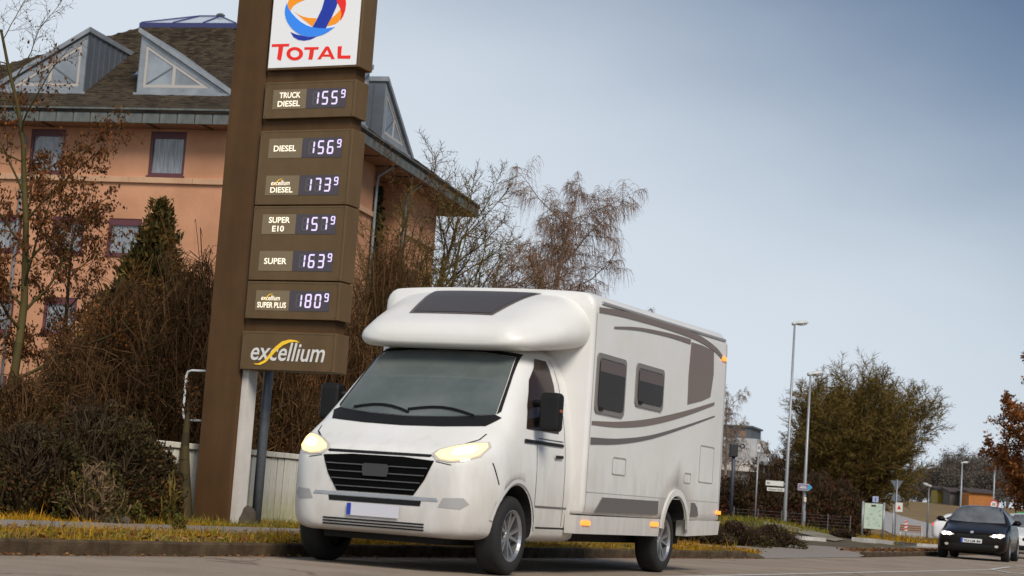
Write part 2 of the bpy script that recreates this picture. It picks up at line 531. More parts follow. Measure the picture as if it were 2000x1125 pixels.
# ---- pale edging of the far side path
M_edge = mat('pale_concrete', (0.55, 0.53, 0.48), 0.9, scale=4, col2=(0.38, 0.36, 0.32))
def edging(name, pix, w, h):
    pts = [on_land(u, v) for u, v in pix]
    m = MB()
    vs = []
    for i, p in enumerate(pts):
        d = (pts[min(i + 1, len(pts) - 1)] - pts[max(0, i - 1)]); d.z = 0; d.normalize(); s = Vector((-d.y, d.x, 0)) * w
        vs += [p - s + Vector((0, 0, -0.1)), p - s + Vector((0, 0, h)), p + s + Vector((0, 0, h)), p + s + Vector((0, 0, -0.1))]
    fs = []
    for i in range(len(pts) - 1):
        for k in range(4):
            k2 = (k + 1) % 4
            fs.append((i * 4 + k, i * 4 + k2, i * 4 + 4 + k2, i * 4 + 4 + k))
    fs += [(0, 1, 2, 3), tuple(len(vs) - 4 + i for i in (3, 2, 1, 0))]
    return tag(m.add(vs, fs).build(name, M_edge), kind='structure')
edging('path_edging', [(1556, 1055), (1585, 1056), (1612, 1058)], 0.10, 0.10)
edging('path_edging', [(1674, 1058), (1700, 1060), (1740, 1063), (1790, 1068), (1850, 1071), (1900, 1073)], 0.16, 0.12)

# ---- draped sheets: side road climbing the slope, worn path on the mound
def drape(name, left, right, m, dz, k=14, kind='structure'):
    def samp(pl, t):
        f = t * (len(pl) - 1); i = min(int(f), len(pl) - 2); w = f - i
        return (pl[i][0] * (1 - w) + pl[i + 1][0] * w, pl[i][1] * (1 - w) + pl[i + 1][1] * w)
    rows = []
    for j in range(5):
        s = j / 4; r = []
        for i in range(k + 1):
            l, q = samp(left, i / k), samp(right, i / k)
            r.append(on_land(l[0] * (1 - s) + q[0] * s, l[1] * (1 - s) + q[1] * s, dz))
        rows.append(r)
    return strip(name, rows, m, kind)
M_sroad = mat('side_road_asphalt', (0.36, 0.345, 0.33), 0.85, scale=3, col2=(0.29, 0.275, 0.26), bump=0.3, bscale=40, spec=0.3)
drape('side_road', [(1700, 977), (1716, 992), (1745, 1003), (1790, 1016), (1840, 1028), (1920, 1042)], [(1688, 986), (1696, 1012), (1722, 1034), (1756, 1049), (1810, 1060), (1900, 1067)], M_sroad, 0.05)
M_grav = mat('gravel_path', (0.30, 0.27, 0.21), 0.95, scale=1.6, col2=(0.12, 0.10, 0.06), bump=0.6, bscale=12)
drape('gravel_path', [(1492, 1018), (1560, 1028), (1620, 1044), (1648, 1054)], [(1490, 1024), (1545, 1038), (1600, 1050), (1630, 1057)], M_grav, 0.03)

# ---- grass
G = [leafmat('blade_ochre', (0.52, 0.26, 0.016)), leafmat('blade_olive', (0.36, 0.24, 0.016)), leafmat('blade_brown', (0.24, 0.10, 0.018)), leafmat('blade_green', (0.15, 0.16, 0.02)), leafmat('blade_straw', (0.36, 0.25, 0.085))]
def blades(P, hgt, wid, rs, lean=0.45):
    n = len(P)
    d = np.stack([rs.normal(0, lean, n), rs.normal(0, lean, n), np.ones(n)], 1); d /= np.linalg.norm(d, axis=1, keepdims=True)
    t = rs.uniform(0, 2 * math.pi, n); a = np.stack([np.cos(t), np.sin(t), np.zeros(n)], 1)
    h = (hgt * rs.gamma(5, 0.2, n))[:, None]; w = (wid * rs.uniform(0.6, 1.3, n))[:, None]
    mid = P + d * h * 0.55; dr = d.copy(); dr[:, :2] *= 2.0; dr /= np.linalg.norm(dr, axis=1, keepdims=True); tip = mid + dr * h * 0.5
    V = np.stack([P - a * w, P + a * w, mid + a * w * 0.7, mid - a * w * 0.7, tip], 1)
    i = np.arange(n)[:, None] * 5
    F = np.concatenate([np.concatenate([i + 0, i + 1, i + 2], 1), np.concatenate([i, i + 2, i + 3], 1), np.concatenate([i + 3, i + 2, i + 4], 1)], 0)
    return V.reshape(-1, 3), F
def pick(P, probs, rs, sc=0.8):
    """patchy choice of the colour slot for each blade"""
    v = np.sin(P[:, 0] * 2.1 * sc + 1.3 * np.sin(P[:, 1] * 1.7 * sc)) + np.sin(P[:, 1] * 2.9 * sc + 0.7) + rs.normal(0, 0.9, len(P))
    r = (np.argsort(np.argsort(v)) + 0.5) / len(v)
    return np.minimum(np.searchsorted(np.cumsum(probs), r), len(probs) - 1)
def grass(name, label, a0, a1, n0, n1, dens, hgt, wid, probs, z=0.08, clump=0.5):
    k = int((a1 - a0) * (n1 - n0) * dens)
    A_ = rs.uniform(a0, a1, k); N_ = rs.uniform(n0, n1, k)
    P = np.stack([A_ * U.x + N_ * N.x, A_ * U.y + N_ * N.y, np.zeros(k)], 1)
    P[:, 2] = np.maximum(H(P[:, 0], P[:, 1]), z) - 0.005
    cl = 0.65 + clump * (np.sin(A_ * 5.1 + 2 * np.sin(N_ * 4)) * 0.5 + 0.5) * (np.sin(A_ * 1.7 + N_ * 6) * 0.5 + 0.6)
    V, F = blades(P, hgt * cl, wid, rs)
    mi = np.tile(pick(P, probs, rs), 3)
    o = mesh_obj(name, np_mesh(name, V, F, mi), G)
    return tag(o, label, 'grass', kind='stuff')
grass('verge_grass', 'strip of ochre autumn grass between kerb and footpath', 6, 30.6, 9.34, 10.98, 1900, 0.085, 0.0055, [0.28, 0.30, 0.18, 0.15, 0.09])
grass('verge_grass', 'strip of yellow green grass behind the footpath below the hedge', 8, 31, 12.86, 14.7, 1000, 0.075, 0.005, [0.24, 0.36, 0.08, 0.25, 0.07], clump=0.7)
grass('roadside_grass', 'rough ochre grass around the low dark shrubs past the kerb end', 27, 40, 11.9, 16, 320, 0.10, 0.008, [0.25, 0.35, 0.15, 0.2, 0.05])
k = 40000
Px = rs.uniform(_mc.x - 4.5, _mc.x + 7, k); Py = rs.uniform(42, 74, k)
P = np.stack([Px, Py, H(Px, Py) - 0.01], 1)
keep = (Px * N.x + Py * N.y) > 14.8
P = P[keep]
V, F = blades(P, 0.12, 0.012, rs)
tag(mesh_obj('mound_grass', np_mesh('mound_grass', V, F, np.tile(pick(P, [0.06, 0.30, 0.04, 0.56, 0.04], rs, 0.4), 3)), G), 'green and olive grass on the mound by the lamp posts', 'grass', kind='stuff')
k = 30000
Py = rs.uniform(76, 118, k); Px = rs.uniform(12, 34, k)
P = np.stack([Px, Py, H(Px, Py) - 0.01], 1)
nn = Px * N.x + Py * N.y
P = P[(nn > 16.5)]
V, F = blades(P, 0.17, 0.02, rs)
tag(mesh_obj('slope_grass', np_mesh('slope_grass', V, F, np.tile(pick(P, [0.3, 0.3, 0.25, 0.1, 0.05], rs, 0.3), 3)), G), 'brown and ochre grass around the map board and bench', 'grass', kind='stuff')
# ---- fallen leaves
LM = [leafmat('leaf_rust', (0.20, 0.075, 0.022)), leafmat('leaf_brown', (0.11, 0.055, 0.022)), leafmat('leaf_tan', (0.28, 0.15, 0.055))]
def litter(name, label, A_, N_, z, size):
    P = np.stack([A_ * U.x + N_ * N.x, A_ * U.y + N_ * N.y, z], 1)
    V, F = np_leaves(P, size, rs, 0.65, 0.0, None)
    V = V.reshape(-1, 4, 3); V[:, :, 2] = P[:, None, 2] + (V[:, :, 2] - P[:, None, 2]) * 0.45; V = V.reshape(-1, 3)
    return tag(mesh_obj(name, np_mesh(name, V, F, rs.integers(0, 3, len(F))), LM), label, 'leaves', kind='stuff')
k = 2600
A_ = rs.uniform(7, 31, k); N_ = rs.uniform(9.34, 11.2, k)
litter('leaf_litter', 'dead brown leaves lying in the grass strip', A_, N_, 0.105 + rs.uniform(0, 0.05, k), 0.065)
k = 900
A_ = rs.uniform(8, 30, k); N_ = 9.19 - rs.gamma(1.2, 0.05, k)
litter('leaf_litter', 'dead leaves and grit lying in the gutter along the kerb', A_, N_, 0.008 + rs.uniform(0, 0.012, k), 0.04)
k = 2600
A_ = rs.uniform(39.5, 64, k); N_ = road_edge(A_) + rs.uniform(0.14, 0.7, k)
litter('leaf_litter', 'brown leaves piled along the kerb beside the black car', A_, N_, 0.11 + rs.uniform(0, 0.05, k), 0.09)
k = 1500
A_ = rs.uniform(31.0, 38.5, k); N_ = 11.6 + rs.gamma(2, 0.25, k)
litter('leaf_litter', 'rust coloured leaves under the low shrubs past the kerb end', A_, N_, 0.1 + rs.uniform(0, 0.05, k), 0.07)
# ================================================================== price totem
M_brown = mat('totem_brown', (0.110, 0.058, 0.024), 0.7, scale=1.1, col2=(0.088, 0.044, 0.017), spec=0.2, stretch=(3, 3, .35))
weather(M_brown, 2.5, 0.86)
M_panel = mat('panel_brown', (0.145, 0.088, 0.036), 0.5, scale=1.3, col2=(0.122, 0.073, 0.029), spec=0.35, stretch=(3, 3, .4))
weather(M_panel, 3.0, 0.88)
M_plate = mat('label_plate', (0.235, 0.172, 0.095), 0.5, scale=3, col2=(0.215, 0.155, 0.085))
M_disp = mat('display_glass', (0.078, 0.067, 0.080), 0.4, spec=0.35)
M_off = mat('unlit_segment', (0.11, 0.10, 0.10), 0.4)
M_led = mat('led_digit', (0.30, 0.27, 0.36), 0.5, emit=(0.80, 0.66, 1.0), estr=0.44)
M_letter = mat('lit_lettering', (0.85, 0.78, 0.62), 0.5, emit=(1.0, 0.88, 0.66), estr=0.35)
M_cream = mat('cream_strip', (0.72, 0.68, 0.62), 0.6, scale=2, col2=(0.60, 0.56, 0.50))
M_white = mat('sign_white', (0.80, 0.80, 0.80), 0.3, emit=(1, 0.99, 0.97), estr=0.06)
M_dark = mat('gap_dark', (0.03, 0.02, 0.014), 0.7)
SX, SY = 14.3, 21.15
sign = thing('price_totem', 'tall brown filling station price totem with white TOTAL logo panel and lit fuel prices', 'price sign', RF(SY, SX, 0.08), TH - math.pi / 2)
def sp(e, z, d): return Vector((e + SX, d, z - 0.08))        # sign plane: e across, z up, d depth behind the face
TOP = 8.05
MB().bevbox(-14.59 + SX, -14.03 + SX, 0.05, 0.40, -0.12, TOP - 0.08, 0.006).build('column', M_brown, sign)
MB().box(-14.028 + SX, -13.925 + SX, 0.12, 0.34, -0.12, 2.14).build('edge_strip', M_cream, sign)
MB().box(-14.028 + SX, -12.60 + SX, 0.075, 0.34, 2.145, TOP - 0.12).build('core', M_brown, sign)
fr = MB()
fr.tube([sp(-14.58, 2.17, 0.25), sp(-14.96, 2.17, 0.25), sp(-15.02, 2.15, 0.25), sp(-15.045, 2.09, 0.25), sp(-15.045, 1.57, 0.25), sp(-15.02, 1.50, 0.25), sp(-14.96, 1.475, 0.25), sp(-14.58, 1.475, 0.25)], 0.017, 8)
fr.tube([sp(-15.045, 2.02, 0.25), sp(-15.00, 2.02, 0.25)], 0.012, 6)
fr.tube([sp(-14.96, 1.475, 0.25), sp(-14.96, 1.55, 0.25)], 0.012, 6)
fr.build('tube_bracket', mat('bracket_paint', (0.62, 0.62, 0.62), 0.4), sign, True)
def panel(e0, e1, z0, z1, name='price_panel', depth=0.34):
    m = MB().bevbox(e0 + SX, e1 + SX, 0.0, depth, z0 - 0.08, z1 - 0.08, 0.008)
    o = m.build(name, M_panel, sign)
    # cover seams: thin dark grooves near the edges of the face
    g = MB()
    g.box(e1 - 0.040 + SX, e1 - 0.035 + SX, -0.0012, 0.002, z0 - 0.08 + .004, z1 - 0.08 - .004)
    g.box(e0 + 0.01 + SX, e1 - 0.041 + SX, -0.0012, 0.002, z1 - 0.08 - .030, z1 - 0.08 - .026)
    g.build('cover_seam', M_dark, o)
    for ex in (e0 + 0.03, e1 - 0.06):
        for ez in (z0 + 0.03, z1 - 0.055):
            MB().lathe([(0, 0), (.007, 0), (.007, .003), (0, .004)], 8, Matrix.Translation((ex + SX, 0, ez - .08)) @ Matrix.Rotation(math.pi / 2, 4, 'X')).build('screw', M_dark, o)
    return o
SEG = {'0': 'abcdef', '1': 'bc', '2': 'abged', '3': 'abgcd', '4': 'fgbc', '5': 'afgcd', '6': 'afgedc', '7': 'abc', '8': 'abcdefg', '9': 'abgfcd'}
def seg_polys(w, h, t):
    g = t * 0.14
    def hb(y): return [(g + t * .2, y), (g + t * .6, y + t / 2), (w - g - t * .6, y + t / 2), (w - g - t * .2, y), (w - g - t * .6, y - t / 2), (g + t * .6, y - t / 2)]
    def vb(x, y0, y1): return [(x, y0 + g), (x + t / 2, y0 + g + t * .4), (x + t / 2, y1 - g - t * .4), (x, y1 - g), (x - t / 2, y1 - g - t * .4), (x - t / 2, y0 + g + t * .4)]
    return {'a': hb(h - t / 2), 'g': hb(h / 2), 'd': hb(t / 2), 'f': vb(t / 2, h / 2, h - t / 2), 'e': vb(t / 2, t / 2, h / 2), 'b': vb(w - t / 2, h / 2, h - t / 2), 'c': vb(w - t / 2, t / 2, h / 2)}
def price(p, zt, digits, lines):
    """label plate and display on panel p; zt top of the window"""
    zb = zt - 0.275
    MB().box(-13.84 + SX, -13.302 + SX, -0.004, 0.006, zb - 0.08, zt - 0.08).build('label_plate', M_plate, p)
    dsp = MB().box(-13.298 + SX, -12.67 + SX, -0.004, 0.006, zb - 0.08, zt - 0.08).build('display', M_disp, p)
    tx = MB()
    if len(lines) == 1:
        add_text(tx, lines[0], lambda x, y, d: sp(x, y, d), -0.007, height=0.085, cx=-13.575, cy=zb + 0.135, bold=0.018, width=0.36)
        tx.build('lettering', M_letter, p, fix=False)
    elif lines[0] == 'excellium':
        add_text(tx, lines[1], lambda x, y, d: sp(x, y, d), -0.007, height=0.078, cx=-13.575, cy=zb + 0.075, bold=0.02, width=0.46 if ' ' in lines[1] else 0.36)
        add_text(tx, lines[0], lambda x, y, d: sp(x, y, d), -0.007, height=0.066, cx=-13.60, cy=zb + 0.172, bold=0.012, width=0.30, shear=0.22)
        tx.build('lettering', M_letter, p, fix=False)
        swoosh(-13.60, zb + 0.172, 0.30).build('swoosh', M_yel, p)
    else:
        add_text(tx, lines[0], lambda x, y, d: sp(x, y, d), -0.007, height=0.083, cx=-13.565, cy=zb + 0.195, bold=0.02, width=0.34)
        w2 = 0.36 if lines[1] == 'DIESEL' else 0.19
        add_text(tx, lines[1], lambda x, y, d: sp(x, y, d), -0.007, height=0.083, cx=-13.575, cy=zb + 0.075, bold=0.02, width=w2)
        tx.build('lettering', M_letter, p, fix=False)
    x = -13.20; w, h, t = 0.100, 0.190, 0.022
    off = []
    for i, c in enumerate(digits):
        big = i < len(digits) - 1
        ww, hh, tt = (w, h, t) if big else (0.068, 0.115, 0.016)
        y0 = zb + 0.045 if big else zb + 0.045 + h - hh + 0.012
        sg = seg_polys(ww, hh, tt)
        lit = MB()
        for s, pl in sg.items():
            pl = [(x + px + 0.04 * (py - hh / 2), y0 + py) for px, py in pl]
            if s in SEG[c]: lit.prism(pl, sp, -0.0085, -0.0045)
            elif big: off.append(pl)
        lit.build('digit', M_led, p)
        x += ww + (0.050 if big else 0.03)
    for pl in off: MB().prism(pl, sp, -0.006, -0.0045).build('unlit_segment', M_off, p)
M_yel = mat('swoosh_yellow', (0.80, 0.48, 0.02), 0.5, emit=(1.0, 0.62, 0.03), estr=0.12)
def swoosh(cx, cy, w):
    s = w / 1.17
    up = [(-0.53, -0.12), (-0.45, -0.115), (-0.36, -0.07), (-0.28, 0.02), (-0.20, 0.12), (-0.10, 0.195), (0.02, 0.225), (0.12, 0.215), (0.18, 0.185)]
    lo = [(0.10, 0.195), (0.02, 0.185), (-0.08, 0.145), (-0.17, 0.075), (-0.25, -0.01), (-0.34, -0.10), (-0.42, -0.135), (-0.50, -0.13)]
    return MB().prism([(cx + x * s, cy + y * s) for x, y in up + lo], sp, -0.010, -0.005)
L0, L1 = -13.985, -12.525
pn = panel(L0, L1, 5.69, 6.205); price(pn, 6.095, '1559', ['TRUCK', 'DIESEL'])
pn = panel(L0 - .01, L1 + .01, 4.478, 5.52); price(pn, 5.405, '1569', ['DIESEL']); price(pn, 4.885, '1739', ['excellium', 'DIESEL'])
pn = panel(L0 - .01, L1 + .01, 3.432, 4.462); price(pn, 4.345, '1579', ['SUPER', 'E10']); price(pn, 3.835, '1639', ['SUPER'])
pn = panel(L0 - .01, L1 + .01, 2.90, 3.416); price(pn, 3.29, '1809', ['excellium', 'SUPER PLUS'])
# brand panel at the bottom
pn = panel(L0 - .02, L1 + .01, 2.20, 2.725, 'brand_panel')
tx = MB(); add_text(tx, 'excellium', sp, -0.007, width=1.17, height=0.255, cx=-13.255, cy=2.455, bold=0.012, shear=0.22)
tx.build('lettering', mat('pale_lettering', (0.78, 0.76, 0.72), 0.5), pn, fix=False)
swoosh(-13.255, 2.40, 1.17).build('swoosh', M_yel, pn)
# logo panel
lp = panel(L0 - .0, L1 + .02, 6.38, 8.0, 'logo_panel', 0.36)
face = MB().box(L0 + .02 + SX, L1 - .03 + SX, -0.006, 0.004, 6.41 - .08, 7.96 - .08).build('white_face', M_white, lp)
def lpx(x, y):
    d = ray(500 + x / 4.325, y / 4.325)
    t = ((SY - 0.0) - 0) / (d.dot(U)); q = EYE + d * t
    return (-q.dot(N), q.z)
def lpoly(name, loops, m, d=-0.009):
    for l in loops: MB().prism([lpx(*p) for p in l], sp, d, -0.0062).build(name, m, lp)
C_or = mat('logo_orange', (0.95, 0.30, 0.0), 0.4, emit=(1, 0.32, 0.0), estr=0.08); C_lb = mat('logo_light_blue', (0.03, 0.24, 0.85), 0.4, emit=(0.03, 0.25, 0.9), estr=0.08)
C_nv = mat('logo_navy', (0.005, 0.03, 0.36), 0.4, emit=(0.005, 0.03, 0.4), estr=0.06); C_rd = mat('logo_red', (0.80, 0.015, 0.005), 0.4, emit=(0.9, 0.02, 0.0), estr=0.08)
lpoly('orange_band', [[(268, 62), (272, 20), (300, -40), (350, -95), (430, -135), (520, -150), (470, -60), (415, 0), (350, 28), (318, 52), (290, 97)],
                      [(330, 103), (365, 125), (400, 140), (450, 152), (518, 155), (480, 226), (440, 195), (390, 155)],
                      [(625, 168), (670, 130), (700, 100), (716, 78), (725, 110), (722, 150), (700, 185), (670, 205), (605, 222)]], C_or, -0.009)
lpoly('light_blue_band', [[(264, 28), (250, 70), (247, 110), (255, 155), (275, 200), (305, 240), (345, 275), (390, 300), (450, 312), (520, 308), (565, 295), (610, 272), (668, 230), (600, 241), (540, 240), (480, 232), (430, 215), (380, 185), (340, 150), (305, 112), (280, 75)]], C_lb, -0.0125)
lpoly('navy_band', [[(583, -5), (600, -90), (585, -170), (680, -140), (705, -60), (697, 0), (680, 62), (640, 150), (590, 244), (540, 242), (480, 230), (520, 160), (560, 75)],
                    [(295, 272), (320, 315), (360, 338), (410, 345), (465, 335), (515, 311), (450, 314), (388, 302), (340, 291)]], C_nv, -0.0108)
lpoly('red_band', [[(699, -10), (700, -60), (690, -120), (730, -70), (757, -20), (764, 30), (757, 85), (740, 135), (714, 178), (726, 120), (718, 76), (700, 40), (684, 12)]], C_rd, -0.0116)
def ring(cx, cy, rx, ry, sx, sy, k=28):
    return [[(cx + rx * math.cos(2 * math.pi * i / k), cy + ry * math.sin(2 * math.pi * i / k)) for i in range(k)], [(cx + sx * math.cos(-2 * math.pi * i / k), cy + sy * math.sin(-2 * math.pi * i / k)) for i in range(k)]]
lt = MB()
for l in ([(138, 374), (284, 370), (281, 393), (233, 395), (222, 470), (212, 514), (192, 508), (180, 497), (188, 450), (194, 396), (136, 398)],
          [(412, 400), (533, 398), (529, 420), (494, 420), (484, 480), (478, 506), (444, 503), (449, 480), (458, 421), (411, 421)],
          [(694, 393), (728, 390), (721, 470), (802, 469), (798, 497), (694, 497), (690, 480)]):
    lt.prism([lpx(*p) for p in l], sp, -0.009, -0.0062)
for loops in (ring(330, 455, 70, 57, 38, 31), [[(520, 503), (588, 398), (605, 391), (620, 398), (669, 500), (640, 501), (630, 480), (562, 480), (550, 502)], [(604, 422), (578, 461), (621, 461)]]):
    lt.prism([[lpx(*p) for p in l] for l in loops], sp, -0.009, -0.0062)
lt.build('lettering', C_rd, lp)
# ---- grey steel post behind the totem
g = at_depth(500, 1016, 25.6)
post = thing('steel_post', 'plain grey steel post between the totem and the white fence', 'post', (g.x, g.y, 0.08))
MB().tube([(0, 0, -0.1), (0, 0, 3.6)], 0.068, 16).build('pole', mat('galvanised', (0.19, 0.21, 0.23), 0.5, scale=9, col2=(0.14, 0.155, 0.17), metal=0.3), post, True)
MB().lathe([(0.069, 3.58), (0.074, 3.6), (0.05, 3.63), (0.0, 3.635)], 16).build('cap', M_dark, post, True)
# ---- white board fence
M_fence = mat('fence_paint', (0.74, 0.71, 0.62), 0.75, scale=3, col2=(0.58, 0.54, 0.43), bump=0.2, stretch=(6, 6, 1))
def algae(m):
    # green algae stain growing up from the soil
    nt = m.node_tree; b = nt.nodes['Principled BSDF']; src = b.inputs['Base Color'].links[0].from_socket
    tc = nt.nodes.new('ShaderNodeTexCoord'); sx = nt.nodes.new('ShaderNodeSeparateXYZ'); nt.links.new(tc.outputs['Object'], sx.inputs[0])
    nz = nt.nodes.new('ShaderNodeTexNoise'); nz.inputs['Scale'].default_value = 9; nt.links.new(tc.outputs['Object'], nz.inputs['Vector'])
    ad = nt.nodes.new('ShaderNodeMath'); ad.operation = 'MULTIPLY_ADD'; ad.inputs[1].default_value = -0.5; nt.links.new(nz.outputs['Fac'], ad.inputs[0]); nt.links.new(sx.outputs['Z'], ad.inputs[2])
    mr = nt.nodes.new('ShaderNodeMapRange'); mr.inputs['From Min'].default_value = -0.2; mr.inputs['From Max'].default_value = 0.35; mr.inputs['To Min'].default_value = 0.75; mr.inputs['To Max'].default_value = 0.0
    nt.links.new(ad.outputs[0], mr.inputs['Value'])
    mx = nt.nodes.new('ShaderNodeMix'); mx.data_type = 'RGBA'; mx.inputs['B'].default_value = (0.36, 0.33, 0.07, 1)
    nt.links.new(mr.outputs['Result'], mx.inputs['Factor']); nt.links.new(src, mx.inputs['A']); nt.links.new(mx.outputs['Result'], b.inputs['Base Color'])
algae(M_fence)
fence = thing('board_fence', 'low weathered white fence of upright boards behind the totem', 'fence', RF(19.7, 14.85, 0.0), TH)
FL = 13.1
bm_ = MB().bevbox(0.008, 0.170, -0.014, 0.012, 0.02, 1.06, 0.008).mesh('board'); bm_.materials.append(M_fence)
for i in range(int(FL / 0.18)):
    o = bpy.data.objects.new('board', bm_); COL.objects.link(o); o.parent = fence
    o.location = (i * 0.18, rnd.uniform(-0.004, 0.004), rnd.uniform(-0.008, 0.004)); o.rotation_euler = (rnd.uniform(-0.006, 0.006), rnd.uniform(-0.004, 0.004), 0)
MB().bevbox(-0.05, FL, -0.05, 0.05, 1.07, 1.15, 0.01).build('top_rail', M_fence, fence)
MB().box(0, FL, 0.018, 0.03, 0.0, 1.065).build('backing', M_dark, fence)
MB().box(0, FL, 0.032, 0.06, 0.25, 0.33).build('back_rail', M_fence, fence)
for i in range(5):
    MB().box(i * 2.6 + 0.1, i * 2.6 + 0.2, 0.062, 0.15, -0.1, 1.065).build('post', M_fence, fence)
# ---- stones at the foot
def rock(u, v, Y, w, h, label):
    g = at_depth(u, v, Y); bm = bmesh.new(); bmesh.ops.create_icosphere(bm, subdivisions=3, radius=1)
    r = random.Random(int(u))
    ph = [r.uniform(0, 6) for _ in range(6)]
    for p in bm.verts:
        c = p.co.copy(); k = 1 + 0.16 * math.sin(3 * c.x + ph[0]) * math.cos(2.5 * c.y + ph[1]) + 0.08 * math.sin(7 * c.z + ph[2] + 4 * c.x)
        p.co = Vector((c.x * w * k, c.y * w * 0.8 * k, max(c.z, -0.25) * h * k))
    o = MB().addbm(bm).build('boulder', mat('stone', (0.075, 0.058, 0.042), 0.9, scale=5, col2=(0.04, 0.03, 0.02), bump=0.6, bscale=20), None, True)
    o.location = (g.x, g.y, 0.1)
    return tag(o, label, 'stone')
rock(471, 1008, 25.4, 0.20, 0.24, 'dark grey boulder at the foot of the cream strip of the totem')
rock(222, 1001, 21.0, 0.20, 0.14, 'brown boulder half hidden under the hedge')
# ================================================================== the peach coloured hotel
BE = at_depth(662, 249, 60.9)
BA = math.radians(-14.2)
hotel = thing('hotel_building', 'peach plastered hotel with brown hipped roof, triangular dormers and glass roof pyramid', 'building', (BE.x, BE.y, 0.0), BA)
M_peach = mat('peach_plaster', (0.60, 0.30, 0.17), 0.9, scale=0.7, col2=(0.53, 0.255, 0.142), bump=0.35, bscale=30)
M_band = mat('band_concrete', (0.58, 0.36, 0.22), 0.85, scale=1.5, col2=(0.50, 0.29, 0.17))
M_zinc = mat('weathered_zinc', (0.165, 0.175, 0.16), 0.6, scale=2.6, col2=(0.095, 0.105, 0.095), metal=0.25, bump=0.1, stretch=(2, 2, 0.6))
M_zincl = mat('bright_zinc', (0.32, 0.345, 0.37), 0.5, scale=2, col2=(0.23, 0.25, 0.27), metal=0.25)
M_clad = mat('grey_cladding', (0.13, 0.15, 0.175), 0.5, scale=2, col2=(0.105, 0.12, 0.14), metal=0.2)
M_soff = mat('soffit_wood', (0.36, 0.22, 0.14), 0.7, scale=3, col2=(0.27, 0.155, 0.095), stretch=(0.4, 5, 5))
M_beam = mat('soffit_beam', (0.07, 0.045, 0.03), 0.7)
M_plum = mat('plum_frame', (0.115, 0.032, 0.04), 0.5)
M_pane = mat('curtained_pane', (0.30, 0.32, 0.34), 0.12, scale=3, col2=(0.09, 0.10, 0.11), stretch=(7, 7, 0.45), spec=0.7, lo=0.3, hi=0.6)
M_dpane = mat('dormer_pane', (0.30, 0.34, 0.37), 0.08, scale=0.6, col2=(0.16, 0.18, 0.20), spec=0.8)
M_pfr = mat('pale_frame', (0.46, 0.42, 0.38), 0.55)
M_navy = mat('navy_frame', (0.035, 0.04, 0.135), 0.4)
M_sglass = mat('roof_glass', (0.55, 0.60, 0.64), 0.06, spec=0.9)
def roof_material():
    m = bpy.data.materials.new('roof_shingle'); m.use_nodes = True; nt = m.node_tree; b = nt.nodes['Principled BSDF']
    tc = nt.nodes.new('ShaderNodeTexCoord')
    nz = nt.nodes.new('ShaderNodeTexNoise'); nz.inputs['Scale'].default_value = 1.1; nz.inputs['Detail'].default_value = 8
    n2 = nt.nodes.new('ShaderNodeTexNoise'); n2.inputs['Scale'].default_value = 9; n2.inputs['Detail'].default_value = 3
    wv = nt.nodes.new('ShaderNodeTexWave'); wv.bands_direction = 'Z'; wv.wave_profile = 'SAW'; wv.inputs['Scale'].default_value = 2.6; wv.inputs['Distortion'].default_value = 0.25; wv.inputs['Detail Scale'].default_value = 6
    for t in (nz, n2, wv): nt.links.new(tc.outputs['Object'], t.inputs['Vector'])
    rp = nt.nodes.new('ShaderNodeValToRGB'); rp.color_ramp.elements[0].position = 0.35; rp.color_ramp.elements[0].color = (0.022, 0.016, 0.010, 1)
    rp.color_ramp.elements[1].position = 0.7; rp.color_ramp.elements[1].color = (0.085, 0.062, 0.038, 1)
    mx = nt.nodes.new('ShaderNodeMix'); mx.data_type = 'RGBA'; mx.blend_type = 'MULTIPLY'; mx.inputs['Factor'].default_value = 0.55
    r2 = nt.nodes.new('ShaderNodeValToRGB'); r2.color_ramp.elements[0].position = 0.3; r2.color_ramp.elements[0].color = (0.35, 0.33, 0.3, 1); r2.color_ramp.elements[1].position = 0.6
    nt.links.new(nz.outputs['Fac'], rp.inputs['Fac']); nt.links.new(n2.outputs['Fac'], r2.inputs['Fac'])
    nt.links.new(rp.outputs['Color'], mx.inputs['A']); nt.links.new(r2.outputs['Color'], mx.inputs['B']); nt.links.new(mx.outputs['Result'], b.inputs['Base Color'])
    bp = nt.nodes.new('ShaderNodeBump'); bp.inputs['Strength'].default_value = 1.0; bp.inputs['Distance'].default_value = 0.09
    nt.links.new(wv.outputs['Fac'], bp.inputs['Height']); nt.links.new(bp.outputs['Normal'], b.inputs['Normal'])
    b.inputs['Roughness'].default_value = 0.9
    return m
M_roof = roof_material()
S = 18.4; ZE = 13.25; SL = 0.676
def wall(name, fmap, s0, s1, z0, z1, rects, m=M_peach, depth=0.16):
    """wall sheet with real openings and reveals; rects (s0, s1, z0, z1)"""
    ss = sorted({s0, s1, *[r[0] for r in rects], *[r[1] for r in rects]}); zs = sorted({z0, z1, *[r[2] for r in rects], *[r[3] for r in rects]})
    mb = MB()
    for i in range(len(ss) - 1):
        for j in range(len(zs) - 1):
            cs, cz = (ss[i] + ss[i + 1]) / 2, (zs[j] + zs[j + 1]) / 2
            if any(r[0] < cs < r[1] and r[2] < cz < r[3] for r in rects): continue
            mb.add([fmap(ss[i], 0, zs[j]), fmap(ss[i + 1], 0, zs[j]), fmap(ss[i + 1], 0, zs[j + 1]), fmap(ss[i], 0, zs[j + 1])], [(0, 1, 2, 3)])
    for r in rects:
        c = [(r[0], r[2]), (r[1], r[2]), (r[1], r[3]), (r[0], r[3])]
        for k in range(4):
            p, q = c[k], c[(k + 1) % 4]
            mb.add([fmap(p[0], 0, p[1]), fmap(q[0], 0, q[1]), fmap(q[0], depth, q[1]), fmap(p[0], depth, p[1])], [(0, 1, 2, 3)])
    return mb.build(name, m, hotel, fix=False)
